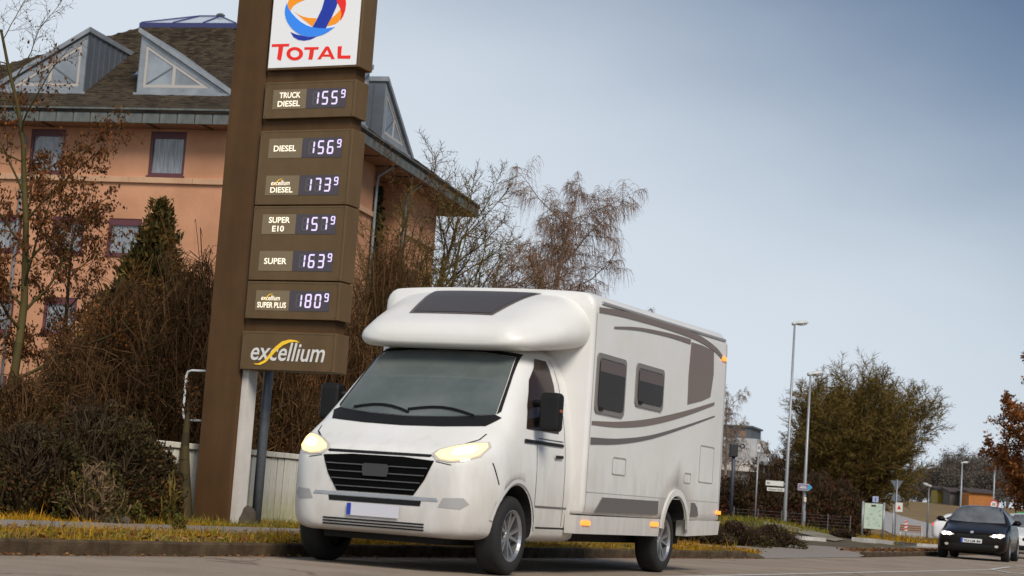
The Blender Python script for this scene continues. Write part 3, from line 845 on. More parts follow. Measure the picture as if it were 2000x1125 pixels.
def window(fmap, r, depth=0.13):
    s0, s1, z0, z1 = r
    def bx(mb, a, b, c, d, d0, d1):
        P = [fmap(x, y, z) for z in (c, d) for y in (d0, d1) for x in (a, b)]
        mb.add(P, [(0, 2, 3, 1), (4, 5, 7, 6), (0, 1, 5, 4), (2, 6, 7, 3), (0, 4, 6, 2), (1, 3, 7, 5)])
    f = MB(); t = 0.10
    bx(f, s0 + .003, s0 + t, z0 + .003, z1 - .003, depth - 0.1, depth); bx(f, s1 - t, s1 - .003, z0 + .003, z1 - .003, depth - 0.1, depth)
    bx(f, s0 + t, s1 - t, z0 + .003, z0 + t, depth - 0.1, depth); bx(f, s0 + t, s1 - t, z1 - 0.24, z1 - .003, depth - 0.1, depth)
    w = f.build('window', M_plum, hotel)
    p = MB(); bx(p, s0 + t, s1 - t, z0 + t, z1 - 0.24, depth - 0.03, depth - 0.01); p.build('pane', M_pane, w)
    q = MB(); bx(q, s0 - 0.04, s1 + 0.04, z0 - 0.05, z0 - 0.003, -0.05, 0.02); q.build('sill', M_plum, w)
fr_ = lambda s, d, z: Vector((s, 1.0 + d, z))
ri_ = lambda s, d, z: Vector((-1.0 - d, s, z))
front = [(-7.32, -5.96, 11.12, 12.70), (-11.97, -10.61, 11.12, 12.70), (-16.6, -15.25, 11.12, 12.70)]
for z in (8.25, 5.37, 2.5):
    for s in (-10.81, -8.63, -15.1, -12.95 - 0.3): front.append((s, s + 1.27, z, z + 1.31))
front = [r for r in front if not (-12.6 < r[0] < -11.0 and r[2] < 10) or True]
wall('wall', fr_, -17.4, -1.0, -0.1, 12.79, front)
for r in front: window(fr_, r)
wall('wall', ri_, 1.0, 7.1, -0.1, 12.79, [])
wall('wall', ri_, 10.62, 15.5, -0.1, 12.79, [(12.2, 13.4, 8.25, 9.56), (12.2, 13.4, 5.37, 6.68)])
for z in (8.25, 5.37): window(ri_, (12.2, 13.4, z, z + 1.31))
bk = MB()
for P in ([(-1, 7.1), (-1.9, 7.1)], [(-1.9, 7.1), (-1.9, 10.62)], [(-1.9, 10.62), (-1, 10.62)], [(-1, 15.5), (-17.4, 15.5)], [(-17.4, 15.5), (-17.4, 1.0)]):
    (x0, y0), (x1, y1) = P
    bk.add([(x0, y0, -0.1), (x1, y1, -0.1), (x1, y1, 12.79), (x0, y0, 12.79)], [(0, 1, 2, 3)])
bk.build('wall', M_peach, hotel, fix=False)
# ---- roof
ctr = S / 2; hw = 1.95
for k in range(4):
    def rot(x, y):
        for _ in range(k): x, y = -y, x
        return x - ctr, y + ctr
    zt = ZE + SL * (ctr - hw)
    P = [(*rot(-ctr - .06, -ctr - .06), ZE - .02), (*rot(ctr + .06, -ctr - .06), ZE - .02), (*rot(hw, -hw), zt), (*rot(-hw, -hw), zt)]
    Q = [(x, y, z - 0.10) for x, y, z in P]
    MB().add(P + Q, [(0, 1, 2, 3), (7, 6, 5, 4), (0, 4, 5, 1), (1, 5, 6, 2), (2, 6, 7, 3), (3, 7, 4, 0)]).build('roof_slope', M_roof, hotel)
weather(M_peach, 0.35, 0.86)
# courses of single shingles on the two slopes in view (too many to pick apart: joined)
M_tile = leafmat('shingle', (0.044, 0.032, 0.019), 0.6, 0)
rt = np.random.default_rng(33)
for side in range(2):
    V = []; nrm = np.array([0, -SL, 1.0]); nrm /= np.linalg.norm(nrm)
    for c_ in range(47):
        b0 = 0.02 + c_ * 0.155; w0, w1 = -S + b0, -b0
        n = int((w1 - w0) / 0.22); x0 = w0 + (0.11 if c_ % 2 else 0)
        for i in range(n):
            a0_ = x0 + i * 0.22 + 0.006; a1_ = a0_ + 0.208
            if a1_ > w1 + .1: continue
            j = rt.uniform(-.012, .012); h0 = 0.045 + rt.uniform(-.008, .012); h1 = 0.012
            for (aa, bb_, hh_) in ((a0_, b0 + j, h0), (a1_, b0 + j, h0 + rt.uniform(-.006, .006)), (a1_, b0 + 0.18, h1), (a0_, b0 + 0.18, h1), (a0_, b0 + j, 0.0), (a1_, b0 + j, 0.0)):
                V.append((aa, bb_ + nrm[1] * hh_, ZE + SL * bb_ - .02 + nrm[2] * hh_))
    V = np.array(V)
    if side == 1: V = np.stack([-V[:, 1], -V[:, 0], V[:, 2]], 1)
    i = (np.arange(len(V) // 6) * 6)[:, None]
    F = np.concatenate([i + np.array([[0, 1, 2, 3]]), i + np.array([[4, 5, 1, 0]])], 0)
    tag(mesh_obj('roof_shingles', np_mesh('roof_shingles', V, F), M_tile, hotel), kind='stuff')
sf = MB()
sf.box(-S, 0, 0.05, S, 12.80, 12.84)
sf.build('soffit', M_soff, hotel)
for i in range(9):
    x = -0.9 - i * 2.05
    MB().box(x - 0.05, x + 0.05, 0.06, 0.99, 12.765, 12.797).build('soffit_beam', M_beam, hotel)
    y = 0.9 + i * 2.05
    MB().box(-0.99, -0.06, y - 0.05, y + 0.05, 12.765, 12.797).build('soffit_beam', M_beam, hotel)
# fascia of single zinc panels
fp = MB().bevbox(0.014, 0.643, -0.03, 0.03, 12.77, 13.235, 0.01).mesh('fascia_panel'); fp.materials.append(M_zinc)
for i in range(28):
    for side in range(2):
        o = bpy.data.objects.new('fascia_panel', fp); COL.objects.link(o); o.parent = hotel
        if side == 0: o.location = (-S + i * 0.657, rnd.uniform(-.004, .004), 0)
        else: o.location = (rnd.uniform(-.004, .004), i * 0.657, 0); o.rotation_euler = (0, 0, math.pi / 2)
MB().box(-S, 0, 18.37, 18.43, 12.77, 13.235).build('fascia', M_zinc, hotel)
MB().box(-S - .03, -S + .03, 0.035, 18.36, 12.77, 13.235).build('fascia', M_zinc, hotel)
gt = MB(); gt.box(-S - .05, 0.05, -0.07, 0.06, 13.238, 13.30); gt.box(-0.06, 0.07, 0.065, S, 13.238, 13.30); gt.build('gutter', M_zinc, hotel)
# ledge below the top floor
for i in range(7):
    s1 = -1.0 - i * 2.41 + (0.26 if i else 0.0); s0 = max(-17.4, -3.15 - i * 2.41)
    MB().bevbox(s0 + .006, s1 - .006, 0.90, 1.02, 10.84, 11.04, 0.008).build('ledge_panel', M_band, hotel)
for s0, s1 in ((1.05, 3.3), (3.31, 5.7), (5.71, 7.09), (10.63, 13.0), (13.01, 15.4)):
    MB().bevbox(-1.02, -0.90, s0, s1, 10.84, 11.04, 0.008).build('ledge_panel', M_band, hotel)
# ---- dormers: half gables with one upright edge
def dormer(fm, s, sg, z0=14.12, h=2.1, L=3.5, f0=1.25):
    b1 = (z0 + h - ZE) / SL + 0.3
    tri = [(s, z0 - 0.05), (s + sg * (L + .08), z0 - 0.05), (s, z0 + h)]
    def ext(mb, pl, d0, d1): mb.prism(pl, lambda x, z, d: fm(x, d, z), d0, d1)
    body = MB(); ext(body, tri, f0, b1); d = body.build('dormer', M_pfr, hotel)
    # sloping zinc roof and side boards
    k = h / L; nx, nz = k / math.hypot(1, k), 1 / math.hypot(1, k)
    rf = MB(); ext(rf, [(s - sg * 0.10, z0 + h + 0.03 + 0.10 * k), (s + sg * (L + 0.25), z0 + 0.03 - 0.25 * k), (s + sg * (L + 0.25 + nx * .16), z0 + 0.03 - 0.25 * k + nz * .16), (s - sg * 0.10, z0 + h + 0.10 * k + 0.21)], f0 - 0.16, b1 + 0.1)
    rf.build('dormer_roof', M_zincl, d)
    ck = MB()
    n = int((b1 - f0) / 0.42)
    ck.prism([(f0 - .03, z0 - 0.1), (b1, z0 + h + .05), (f0 - .03, z0 + h + .05)], lambda x, z, dd: fm(s - sg * (0.002 + dd), x, z), 0, 0.03)
    for i in range(1, n):
        x = f0 + i * 0.42; zb = ZE + SL * x
        for q in [0]:
            P = [fm(s - sg * w, x + e, z) for z in (zb, z0 + h + .02) for e in (-.012, .012) for w in (0.032, 0.06)]
            ck.add(P, [(0, 2, 3, 1), (4, 5, 7, 6), (0, 1, 5, 4), (2, 6, 7, 3), (0, 4, 6, 2), (1, 3, 7, 5)])
    ck.build('dormer_cheek', M_clad, d)
    # front: zinc border, window frame, panes, bars
    def inset(t):
        # inner triangle at distance t from the three edges
        hyp = math.hypot(L, h)
        x0 = t; zb = z0 + t
        xr = L - t * (L + hyp) / h if h else 0
        zt = z0 + h - (x0 * k) - t * hyp / L
        return [(s + sg * x0, zb), (s + sg * xr, zb), (s + sg * x0, zt)]
    bo = MB(); bo.prism([tri, inset(0.20)[::-1]], lambda x, z, dd: fm(x, f0 - dd, z), 0.05, 0.004); bo.build('dormer_border', M_zincl, d)
    w = MB(); w.prism([inset(0.205), inset(0.30)[::-1]], lambda x, z, dd: fm(x, f0 - dd, z), 0.035, 0.004)
    i3 = inset(0.30)
    xm = i3[0][0] + (i3[1][0] - i3[0][0]) * 0.50
    zm = i3[2][1] + (i3[0][1] - i3[2][1]) * 0.50
    w.prism([(xm - .06, i3[0][1]), (xm + .06, i3[0][1]), (xm + .06, zm + .03), (xm - .06, zm + .03)], lambda x, z, dd: fm(x, f0 - dd, z), 0.034, 0.005)
    wo = w.build('dormer_window', M_pfr, d)
    MB().prism(inset(0.295), lambda x, z, dd: fm(x, f0 - dd, z), 0.015, 0.003).build('pane', M_dpane, wo)
    dg = MB(); e0, e1 = (i3[0][0], i3[0][1]), (xm - sg * .06, zm)
    dx, dz = e1[0] - e0[0], e1[1] - e0[1]; ll = math.hypot(dx, dz); ox, oz = -dz / ll * .03, dx / ll * .03
    dg.prism([(e0[0] + ox, e0[1] + oz), (e1[0] + ox, e1[1] + oz), (e1[0] - ox, e1[1] - oz), (e0[0] - ox, e0[1] - oz)], lambda x, z, dd: fm(x, f0 - dd, z), 0.024, 0.016)
    dg.build('window_bar', M_clad, wo)
    sl = MB(); P = [fm(x, dd, z) for z in (z0 - 0.09, z0 - 0.0) for dd in (f0 - .12, f0 - 0.055) for x in (s - sg * .1, s + sg * (L + .1))]
    sl.add(P, [(0, 2, 3, 1), (4, 5, 7, 6), (0, 1, 5, 4), (2, 6, 7, 3), (0, 4, 6, 2), (1, 3, 7, 5)]); sl.build('dormer_sill', M_zincl, d)
f2 = lambda s, d, z: Vector((s, d, z)); r2 = lambda s, d, z: Vector((-d, s, z))
dormer(f2, -8.13, 1); dormer(f2, -10.23, -1)
dormer(r2, 8.2, 1); dormer(r2, 6.15, -1)
# ---- roof window between the dormers, glass pyramid on top
def on_slope(a, b, up=0.0): return Vector((a, b - up * 0.56, ZE + SL * b + up * 0.83))
rw = MB(); P = [on_slope(a, b, u) for u in (0.0, 0.12) for b in (2.5, 3.6) for a in (-9.0, -8.25)]
rw.add(P, [(0, 2, 3, 1), (4, 5, 7, 6), (0, 1, 5, 4), (2, 6, 7, 3), (0, 4, 6, 2), (1, 3, 7, 5)]); rwo = rw.build('roof_window', M_clad, hotel)
P = [on_slope(a, b, u) for u in (0.12, 0.135) for b in (2.6, 3.5) for a in (-8.92, -8.33)]
MB().add(P, [(0, 2, 3, 1), (4, 5, 7, 6), (0, 1, 5, 4), (2, 6, 7, 3), (0, 4, 6, 2), (1, 3, 7, 5)]).build('pane', M_sglass, rwo)
zt = ZE + SL * (ctr - hw)
lan = MB().bevbox(-ctr - 2.05, -ctr + 2.05, ctr - 2.05, ctr + 2.05, zt - 0.12, zt + 0.16, 0.02).build('roof_lantern', M_navy, hotel)
zb, za = zt + 0.165, zt + 0.98
B4 = [Vector((-ctr - 1.98, ctr - 1.98, zb)), Vector((-ctr + 1.98, ctr - 1.98, zb)), Vector((-ctr + 1.98, ctr + 1.98, zb)), Vector((-ctr - 1.98, ctr + 1.98, zb))]
R0, R1 = Vector((-ctr - 0.45, ctr, za)), Vector((-ctr + 0.45, ctr, za))
for P, F in (([B4[0], B4[1], R1, R0], (0, 1, 2, 3)), ([B4[2], B4[3], R0, R1], (0, 1, 2, 3)), ([B4[1], B4[2], R1], (0, 1, 2)), ([B4[3], B4[0], R0], (0, 1, 2))):
    MB().add(P, [F]).build('pane', M_sglass, lan, fix=False)
rb = MB()
mid = (B4[0] + B4[1]) / 2
for p, q in ((B4[0], R0), (B4[3], R0), (B4[1], R1), (B4[2], R1), (R0, R1), (B4[0].lerp(B4[1], 0.34), R0), (B4[0].lerp(B4[1], 0.66), R1), (B4[2].lerp(B4[3], 0.34), R1), (B4[2].lerp(B4[3], 0.66), R0)): rb.tube([p, q], 0.045, 6)
rb.build('glazing_bar', M_navy, lan)
MB().lathe([(0.0, 0.0), (0.16, 0.0), (0.18, 0.06), (0.1, 0.11), (0, 0.12)], 12, Matrix.Translation(R1)).build('vent_cap', M_clad, lan)
# ---- downpipes
def pipe(pts): MB().tube(pts, 0.055, 10).build('downpipe', M_zincl, hotel, True)
pipe([(-12.1, 0.2, 12.78), (-12.1, 0.86, 12.3), (-12.1, 0.90, 12.0), (-12.1, 0.90, 0)])
pipe([(-0.25, 7.0, 12.78), (-0.82, 7.0, 12.4), (-0.86, 7.0, 12.1), (-0.86, 7.0, 0)])
pipe([(-0.25, 10.75, 12.78), (-0.82, 10.75, 12.4), (-0.86, 10.75, 12.1), (-0.86, 10.75, 0)])
# ================================================================== vehicles
def chaikin(ring, k=2):
    for _ in range(k):
        o = []
        for i in range(len(ring)):
            p, q = ring[i], ring[(i + 1) % len(ring)]
            o += [(p[0] * .75 + q[0] * .25, p[1] * .75 + q[1] * .25), (p[0] * .25 + q[0] * .75, p[1] * .25 + q[1] * .75)]
        ring = o
    return ring
def full(half):
    """half ring from bottom centre to top centre -> closed ring"""
    return half + [(-y, z) for y, z in half[::-1] if abs(y) > 1e-6]
def loft(sts, sub=3, k=2, lin=False):
    """sts: (x, half ring) -> closed skin as MB"""
    xs = [s[0] for s in sts]; R = [np.array(chaikin(full(s[1]), k)) for s in sts]
    XS = []; RR = []
    n = len(sts)
    for i in range(n - 1):
        p0, p1, p2, p3 = R[max(i - 1, 0)], R[i], R[i + 1], R[min(i + 2, n - 1)]
        x0, x1, x2, x3 = xs[max(i - 1, 0)], xs[i], xs[i + 1], xs[min(i + 2, n - 1)]
        m1 = (p2 - p0) / max(x2 - x0, 1e-6) * (x2 - x1); m2 = (p3 - p1) / max(x3 - x1, 1e-6) * (x2 - x1)
        for j in range(sub):
            t = j / sub
            if lin: r = p1 * (1 - t) + p2 * t
            else: r = (2 * t**3 - 3 * t**2 + 1) * p1 + (t**3 - 2 * t**2 + t) * m1 + (-2 * t**3 + 3 * t**2) * p2 + (t**3 - t**2) * m2
            XS.append(x1 * (1 - t) + x2 * t); RR.append(r)
    XS.append(xs[-1]); RR.append(R[-1])
    mb = MB(); c = len(RR[0]); vs = []; fs = []
    for x, r in zip(XS, RR): vs += [(x, p[0], p[1]) for p in r]
    for i in range(len(XS) - 1):
        for j in range(c):
            j2 = (j + 1) % c
            fs.append((i * c + j, i * c + j2, (i + 1) * c + j2, (i + 1) * c + j))
    fs.append(tuple(range(c))); fs.append(tuple(range(len(vs) - 1, len(vs) - 1 - c, -1)))
    return mb.add(vs, fs)
def cut(me, cutters, mats):
    """boolean difference; cutters are MBs, their faces take slot 1"""
    o = bpy.data.objects.new('cut', me); COL.objects.link(o)
    for m in mats: me.materials.append(m)
    cs = []
    for c in cutters:
        cm = c.mesh('c'); cm.materials.append(mats[0]); cm.materials.append(mats[1]); cm.polygons.foreach_set('material_index', [1] * len(cm.polygons))
        co = bpy.data.objects.new('c', cm); COL.objects.link(co); cs.append(co)
        md = o.modifiers.new('b', 'BOOLEAN'); md.operation = 'DIFFERENCE'; md.object = co; md.solver = 'EXACT'
    dg = bpy.context.evaluated_depsgraph_get(); dg.update()
    new = bpy.data.meshes.new_from_object(o.evaluated_get(dg))
    for c in cs + [o]: bpy.data.objects.remove(c)
    return new
def bvh_of(me):
    return BVHTree.FromPolygons([p.co.copy() for p in me.vertices], [tuple(p.vertices) for p in me.polygons])
def stick(bvh, pl, frm, dirn, off=0.004, step=0.06, hole=None):
    """lay a 2-D outline onto a curved skin: frm(x, y) -> ray start, dirn -> ray direction; returns MB"""
    pts = []
    n = len(pl)
    for i in range(n):
        p, q = Vector(pl[i]), Vector(pl[(i + 1) % n]); k = max(1, int((q - p).length / step))
        for j in range(k): pts.append(p.lerp(q, j / k))
    nb = len(pts)
    xs = [p.x for p in pts]; ys = [p.y for p in pts]
    def inside(x, y):
        c = False
        for i in range(nb):
            a, b = pts[i], pts[(i + 1) % nb]
            if (a.y > y) != (b.y > y) and x < (b.x - a.x) * (y - a.y) / (b.y - a.y) + a.x: c = not c
        return c
    x = min(xs) + step
    while x < max(xs):
        y = min(ys) + step
        while y < max(ys):
            if inside(x, y) and min((Vector((x, y)) - p).length for p in pts) > step * 0.45: pts.append(Vector((x, y)))
            y += step
        x += step
    V, E_, F, *_ = delaunay_2d_cdt(pts, [(i, (i + 1) % nb) for i in range(nb)], [list(range(nb))], 1, 1e-6)
    d = Vector(dirn).normalized(); out = []
    last = None
    for p in V:
        h = bvh.ray_cast(frm(p.x, p.y), d)
        if h[0] is None: h = bvh.find_nearest(frm(p.x, p.y) + d * 1.0)
        nrm = h[1] if h[1].dot(d) < 0 else -h[1]
        out.append(h[0] + nrm * off)
    return MB().add(out, [tuple(f) for f in F])
def arc(cx, cz, rx, rz, a0, a1, k=8):
    return [(cx + rx * math.cos(math.radians(a0 + (a1 - a0) * i / k)), cz + rz * math.sin(math.radians(a0 + (a1 - a0) * i / k))) for i in range(k + 1)]
M_tyre = mat('tyre_rubber', (0.018, 0.017, 0.016), 0.85, scale=20, col2=(0.012, 0.012, 0.012))
M_rim = mat('alloy_rim', (0.42, 0.42, 0.43), 0.3, metal=0.8)
M_hub = mat('hub_dark', (0.04, 0.04, 0.04), 0.6)
def wheel(root, x, y, R, w, side, spokes=5):
    """axis along Y; side -1: outer face towards -Y"""
    M = Matrix.Translation((x, y, R)) @ Matrix.Rotation(math.pi / 2 * (1 if side < 0 else -1), 4, 'X')
    hub = MB().lathe([(0, w * .1), (R * .16, w * .1), (R * .6, w * .02), (R * .6, -w * .3), (0, -w * .3)], 24, M).build('wheel', M_hub, root, True)
    h = w / 2
    MB().lathe([(R * .64, -h), (R * .9, -h), (R * .975, -h * .8), (R, -h * .55), (R, h * .55), (R * .975, h * .8), (R * .9, h), (R * .66, h * .98), (R * .63, h * .8)], 40, M).build('tyre', M_tyre, hub, True)
    rm = MB()
    rm.lathe([(R * .62, h * .75), (R * .67, h * .95), (R * .64, h * .98), (R * .585, h * .78), (R * .57, -h * .5)], 40, M)
    rm.lathe([(0, h * .62), (R * .13, h * .62), (R * .16, h * .5), (R * .16, 0)], 20, M)
    for i in range(spokes):
        for o in (-0.13, 0.13):
            a = 2 * math.pi * i / spokes + o; a2 = 2 * math.pi * i / spokes + o * 1.9
            p = Vector((math.cos(a) * R * .12, math.sin(a) * R * .12, h * .6)); q = Vector((math.cos(a2) * R * .6, math.sin(a2) * R * .6, h * .74))
            sd = Vector((-math.sin(a), math.cos(a), 0)) * R * .045
            vs = [p - sd, p + sd, q + sd * .8, q - sd * .8]; vs += [v - Vector((0, 0, h * .25)) for v in vs]
            rm.add([M @ v for v in vs], [(0, 1, 2, 3), (7, 6, 5, 4), (0, 4, 5, 1), (1, 5, 6, 2), (2, 6, 7, 3), (3, 7, 4, 0)])
    rm.build('rim', M_rim, hub)
    return hub

# ------------------------------------------------------------------ the white motorhome
MTH = 1.16
_t = Vector((math.cos(MTH), math.sin(MTH), 0)); _s = Vector((-math.sin(MTH), math.cos(MTH), 0))
MO = Vector((0.1761, 16.587, 0)) + _s * 1.03 - _t * 0.95
van = thing('motorhome', 'white motorhome with taupe stripes and lit headlights driving in front of the totem', 'motorhome', MO, MTH)
M_vw = mat('motorhome_white', (0.78, 0.77, 0.75), 0.38, scale=1.2, col2=(0.74, 0.73, 0.705), coat=0.12)
M_taupe = mat('stripe_taupe', (0.19, 0.145, 0.125), 0.4)
M_grey = mat('stripe_grey', (0.13, 0.115, 0.105), 0.4)
M_blk = mat('black_plastic', (0.010, 0.010, 0.010), 0.55, spec=0.25)
M_well = mat('wheel_well', (0.012, 0.012, 0.012), 0.9)
M_glass = mat('vehicle_glass', (0.16, 0.175, 0.17), 0.05, scale=0.9, col2=(0.085, 0.105, 0.10), spec=0.5)  # noise patches in the glass colour stand in for uneven reflections
M_tint = mat('tinted_window', (0.034, 0.022, 0.019), 0.14, spec=0.14)
M_chrome = mat('chrome', (0.62, 0.62, 0.63), 0.2, metal=0.9)
M_amber = mat('amber_marker', (0.9, 0.22, 0.02), 0.3, emit=(1.0, 0.28, 0.03), estr=0.75)
M_lampw = mat('lit_headlight', (0.8, 0.6, 0.35), 0.3, emit=(1.0, 0.60, 0.20), estr=0.72)
M_lampc = mat('lit_bulb', (1, 0.9, 0.7), 0.3, emit=(1.0, 0.86, 0.55), estr=2.2)
M_lens = mat('lamp_lens', (0.55, 0.52, 0.46), 0.1, spec=0.9)
def cs(zb, wb, ws, zs, wt, zt, cr=0.03):
    return [(0, zb), (wb * .6, zb), (wb, zb), (ws, zb + .13), (ws, zs), (wt, zt - .02), (wt * .55, zt + cr * .8), (0, zt + cr)]
cab_st = [(0.17, cs(.40, .42, .52, .72, .45, .92)), (0.18, cs(.35, .58, .66, .80, .58, .97)), (0.205, cs(.325, .67, .745, .86, .68, 1.01)), (0.25, cs(.31, .735, .81, .93, .75, 1.05)), (0.32, cs(.30, .80, .88, .98, .81, 1.09)),
          (0.42, cs(.30, .86, .94, 1.01, .86, 1.14)), (0.55, cs(.30, .92, .99, 1.05, .885, 1.22)), (0.70, cs(.30, .96, 1.02, 1.10, .89, 1.32)), (0.82, cs(.30, .97, 1.02, 1.17, .88, 1.40)),
          (1.0, cs(.30, .97, 1.02, 1.24, .86, 1.58)), (1.25, cs(.30, .97, 1.02, 1.29, .83, 1.83)), (1.48, cs(.30, .97, 1.02, 1.30, .80, 2.04)), (1.62, cs(.30, .97, 1.02, 1.30, .80, 2.10)), (2.0, cs(.30, .97, 1.02, 1.30, .81, 2.13)), (2.45, cs(.30, .97, 1.02, 1.30, .82, 2.13))]
cab_me = loft(cab_st, 4, 2).mesh('cab')
wc = [MB().lathe([(0, -.33), (.42, -.33), (.42, .33), (0, .33)], 40, Matrix.Translation((0.97, sy * 1.0, 0.39)) @ Matrix.Rotation(math.pi / 2, 4, 'X')) for sy in (-1, 1)]
cab_me = cut(cab_me, wc, [M_vw, M_well])
cab = mesh_obj('cab', cab_me, [], van, False)
for p in cab_me.polygons: p.use_smooth = p.material_index == 0
bv = bvh_of(cab_me)
fx = lambda y, z: Vector((-1.0, y, z))
def front(pl, m, name, parent=cab, off=0.004, step=0.06):
    return stick(bv, pl, fx, (1, 0, 0), off, step).build(name, m, parent, True)
def side(pl, m, name, sy, parent=cab, off=0.004, step=0.06):
    return stick(bv, pl, lambda x, z: Vector((x, sy * 3.0, z)), (0, -sy, 0), off, step).build(name, m, parent, True)
# windscreen, cowl, wipers
ws = front([(-0.80, 1.43), (-0.4, 1.385), (0, 1.37), (0.4, 1.385), (0.80, 1.43), (0.75, 1.75), (0.70, 2.00), (0.35, 2.035), (0, 2.04), (-0.35, 2.035), (-0.70, 2.00), (-0.75, 1.75)], M_glass, 'windscreen', off=0.007)
front([(-0.86, 1.40), (-0.78, 1.31), (-0.4, 1.285), (0, 1.275), (0.4, 1.285), (0.78, 1.31), (0.86, 1.40), (0.80, 1.425), (0.4, 1.38), (0, 1.365), (-0.4, 1.38), (-0.80, 1.425)], M_blk, 'cowl', off=0.006)
front([(-0.83, 1.46), (-0.805, 1.43), (-0.755, 1.75), (-0.705, 2.005), (-0.35, 2.04), (0, 2.045), (0.35, 2.04), (0.705, 2.005), (0.755, 1.75), (0.805, 1.43), (0.83, 1.46), (0.775, 1.77), (0.73, 2.04), (0.35, 2.075), (0, 2.08), (-0.35, 2.075), (-0.73, 2.04), (-0.775, 1.77)], M_blk, 'screen_seal', off=0.005, step=0.03)
for y0, y1 in ((-0.62, 0.05), (0.02, 0.62)):
    m = MB()
    pts = []
    for i in range(7):
        t = i / 6; y = y0 + (y1 - y0) * t; z = 1.39 + 0.05 * math.sin(math.pi * t) + 0.03 * t
        h = bv.ray_cast(fx(y, z), Vector((1, 0, 0)))
        pts.append(h[0] + h[1] * 0.025 if h[1].x < 0 else h[0] - h[1] * 0.025)
    m.tube(pts, 0.011, 6).build('wiper', M_blk, cab)
# bonnet seam, grille, emblem, bars
front([(-0.84, 1.24), (-0.82, 1.18), (-0.5, 0.995), (0.5, 0.995), (0.82, 1.18), (0.84, 1.24), (0.828, 1.24), (0.808, 1.185), (0.495, 1.02), (-0.495, 1.02), (-0.808, 1.185), (-0.828, 1.24)], M_blk, 'bonnet_seam', off=0.003, step=0.03)
gr = front([(-0.55, 0.965), (-0.48, 0.80), (-0.38, 0.655), (0.38, 0.655), (0.48, 0.80), (0.55, 0.965), (0.25, 0.985), (-0.25, 0.985)], mat('grille_black', (0.004, 0.004, 0.004), 0.9, spec=0.05), 'grille', off=0.006, step=0.05)
for z, w in ((0.895, .50), (0.83, .475), (0.765, .44), (0.70, .395)):
    front([(-w, z - .004), (w, z - .004), (w, z + .004), (-w, z + .004)], mat('grille_bar', (0.16, 0.16, 0.16), 0.35, metal=0.6), 'grille_bar', gr, off=0.02, step=0.05)
front([(-0.13, 0.83), (-0.115, 0.80), (0.115, 0.80), (0.13, 0.83), (0.13, 0.885), (0.115, 0.91), (-0.115, 0.91), (-0.13, 0.885)], mat('emblem_grey', (0.07, 0.068, 0.068), 0.35, metal=0.4), 'emblem', gr, off=0.032)
front([(-0.62, 0.615), (0.62, 0.615), (0.60, 0.645), (-0.60, 0.645)], M_chrome, 'bumper_trim', off=0.005)
front([(-0.45, 0.565), (0.45, 0.565), (0.46, 0.61), (-0.46, 0.61)], M_blk, 'upper_intake', off=0.004)
pl_ = front([(-0.26, 0.445), (0.26, 0.445), (0.26, 0.555), (-0.26, 0.555)], mat('number_plate', (0.62, 0.62, 0.68), 0.4), 'number_plate', off=0.02)
front([(0.215, 0.449), (0.257, 0.449), (0.257, 0.551), (0.215, 0.551)], mat('plate_blue', (0.02, 0.05, 0.4), 0.4), 'plate_band', pl_, off=0.023)
for z in (0.41, 0.385, 0.36):
    front([(-0.50, z - .007), (0.50, z - .007), (0.50, z + .007), (-0.50, z + .007)], M_blk, 'lower_slat', off=0.006)
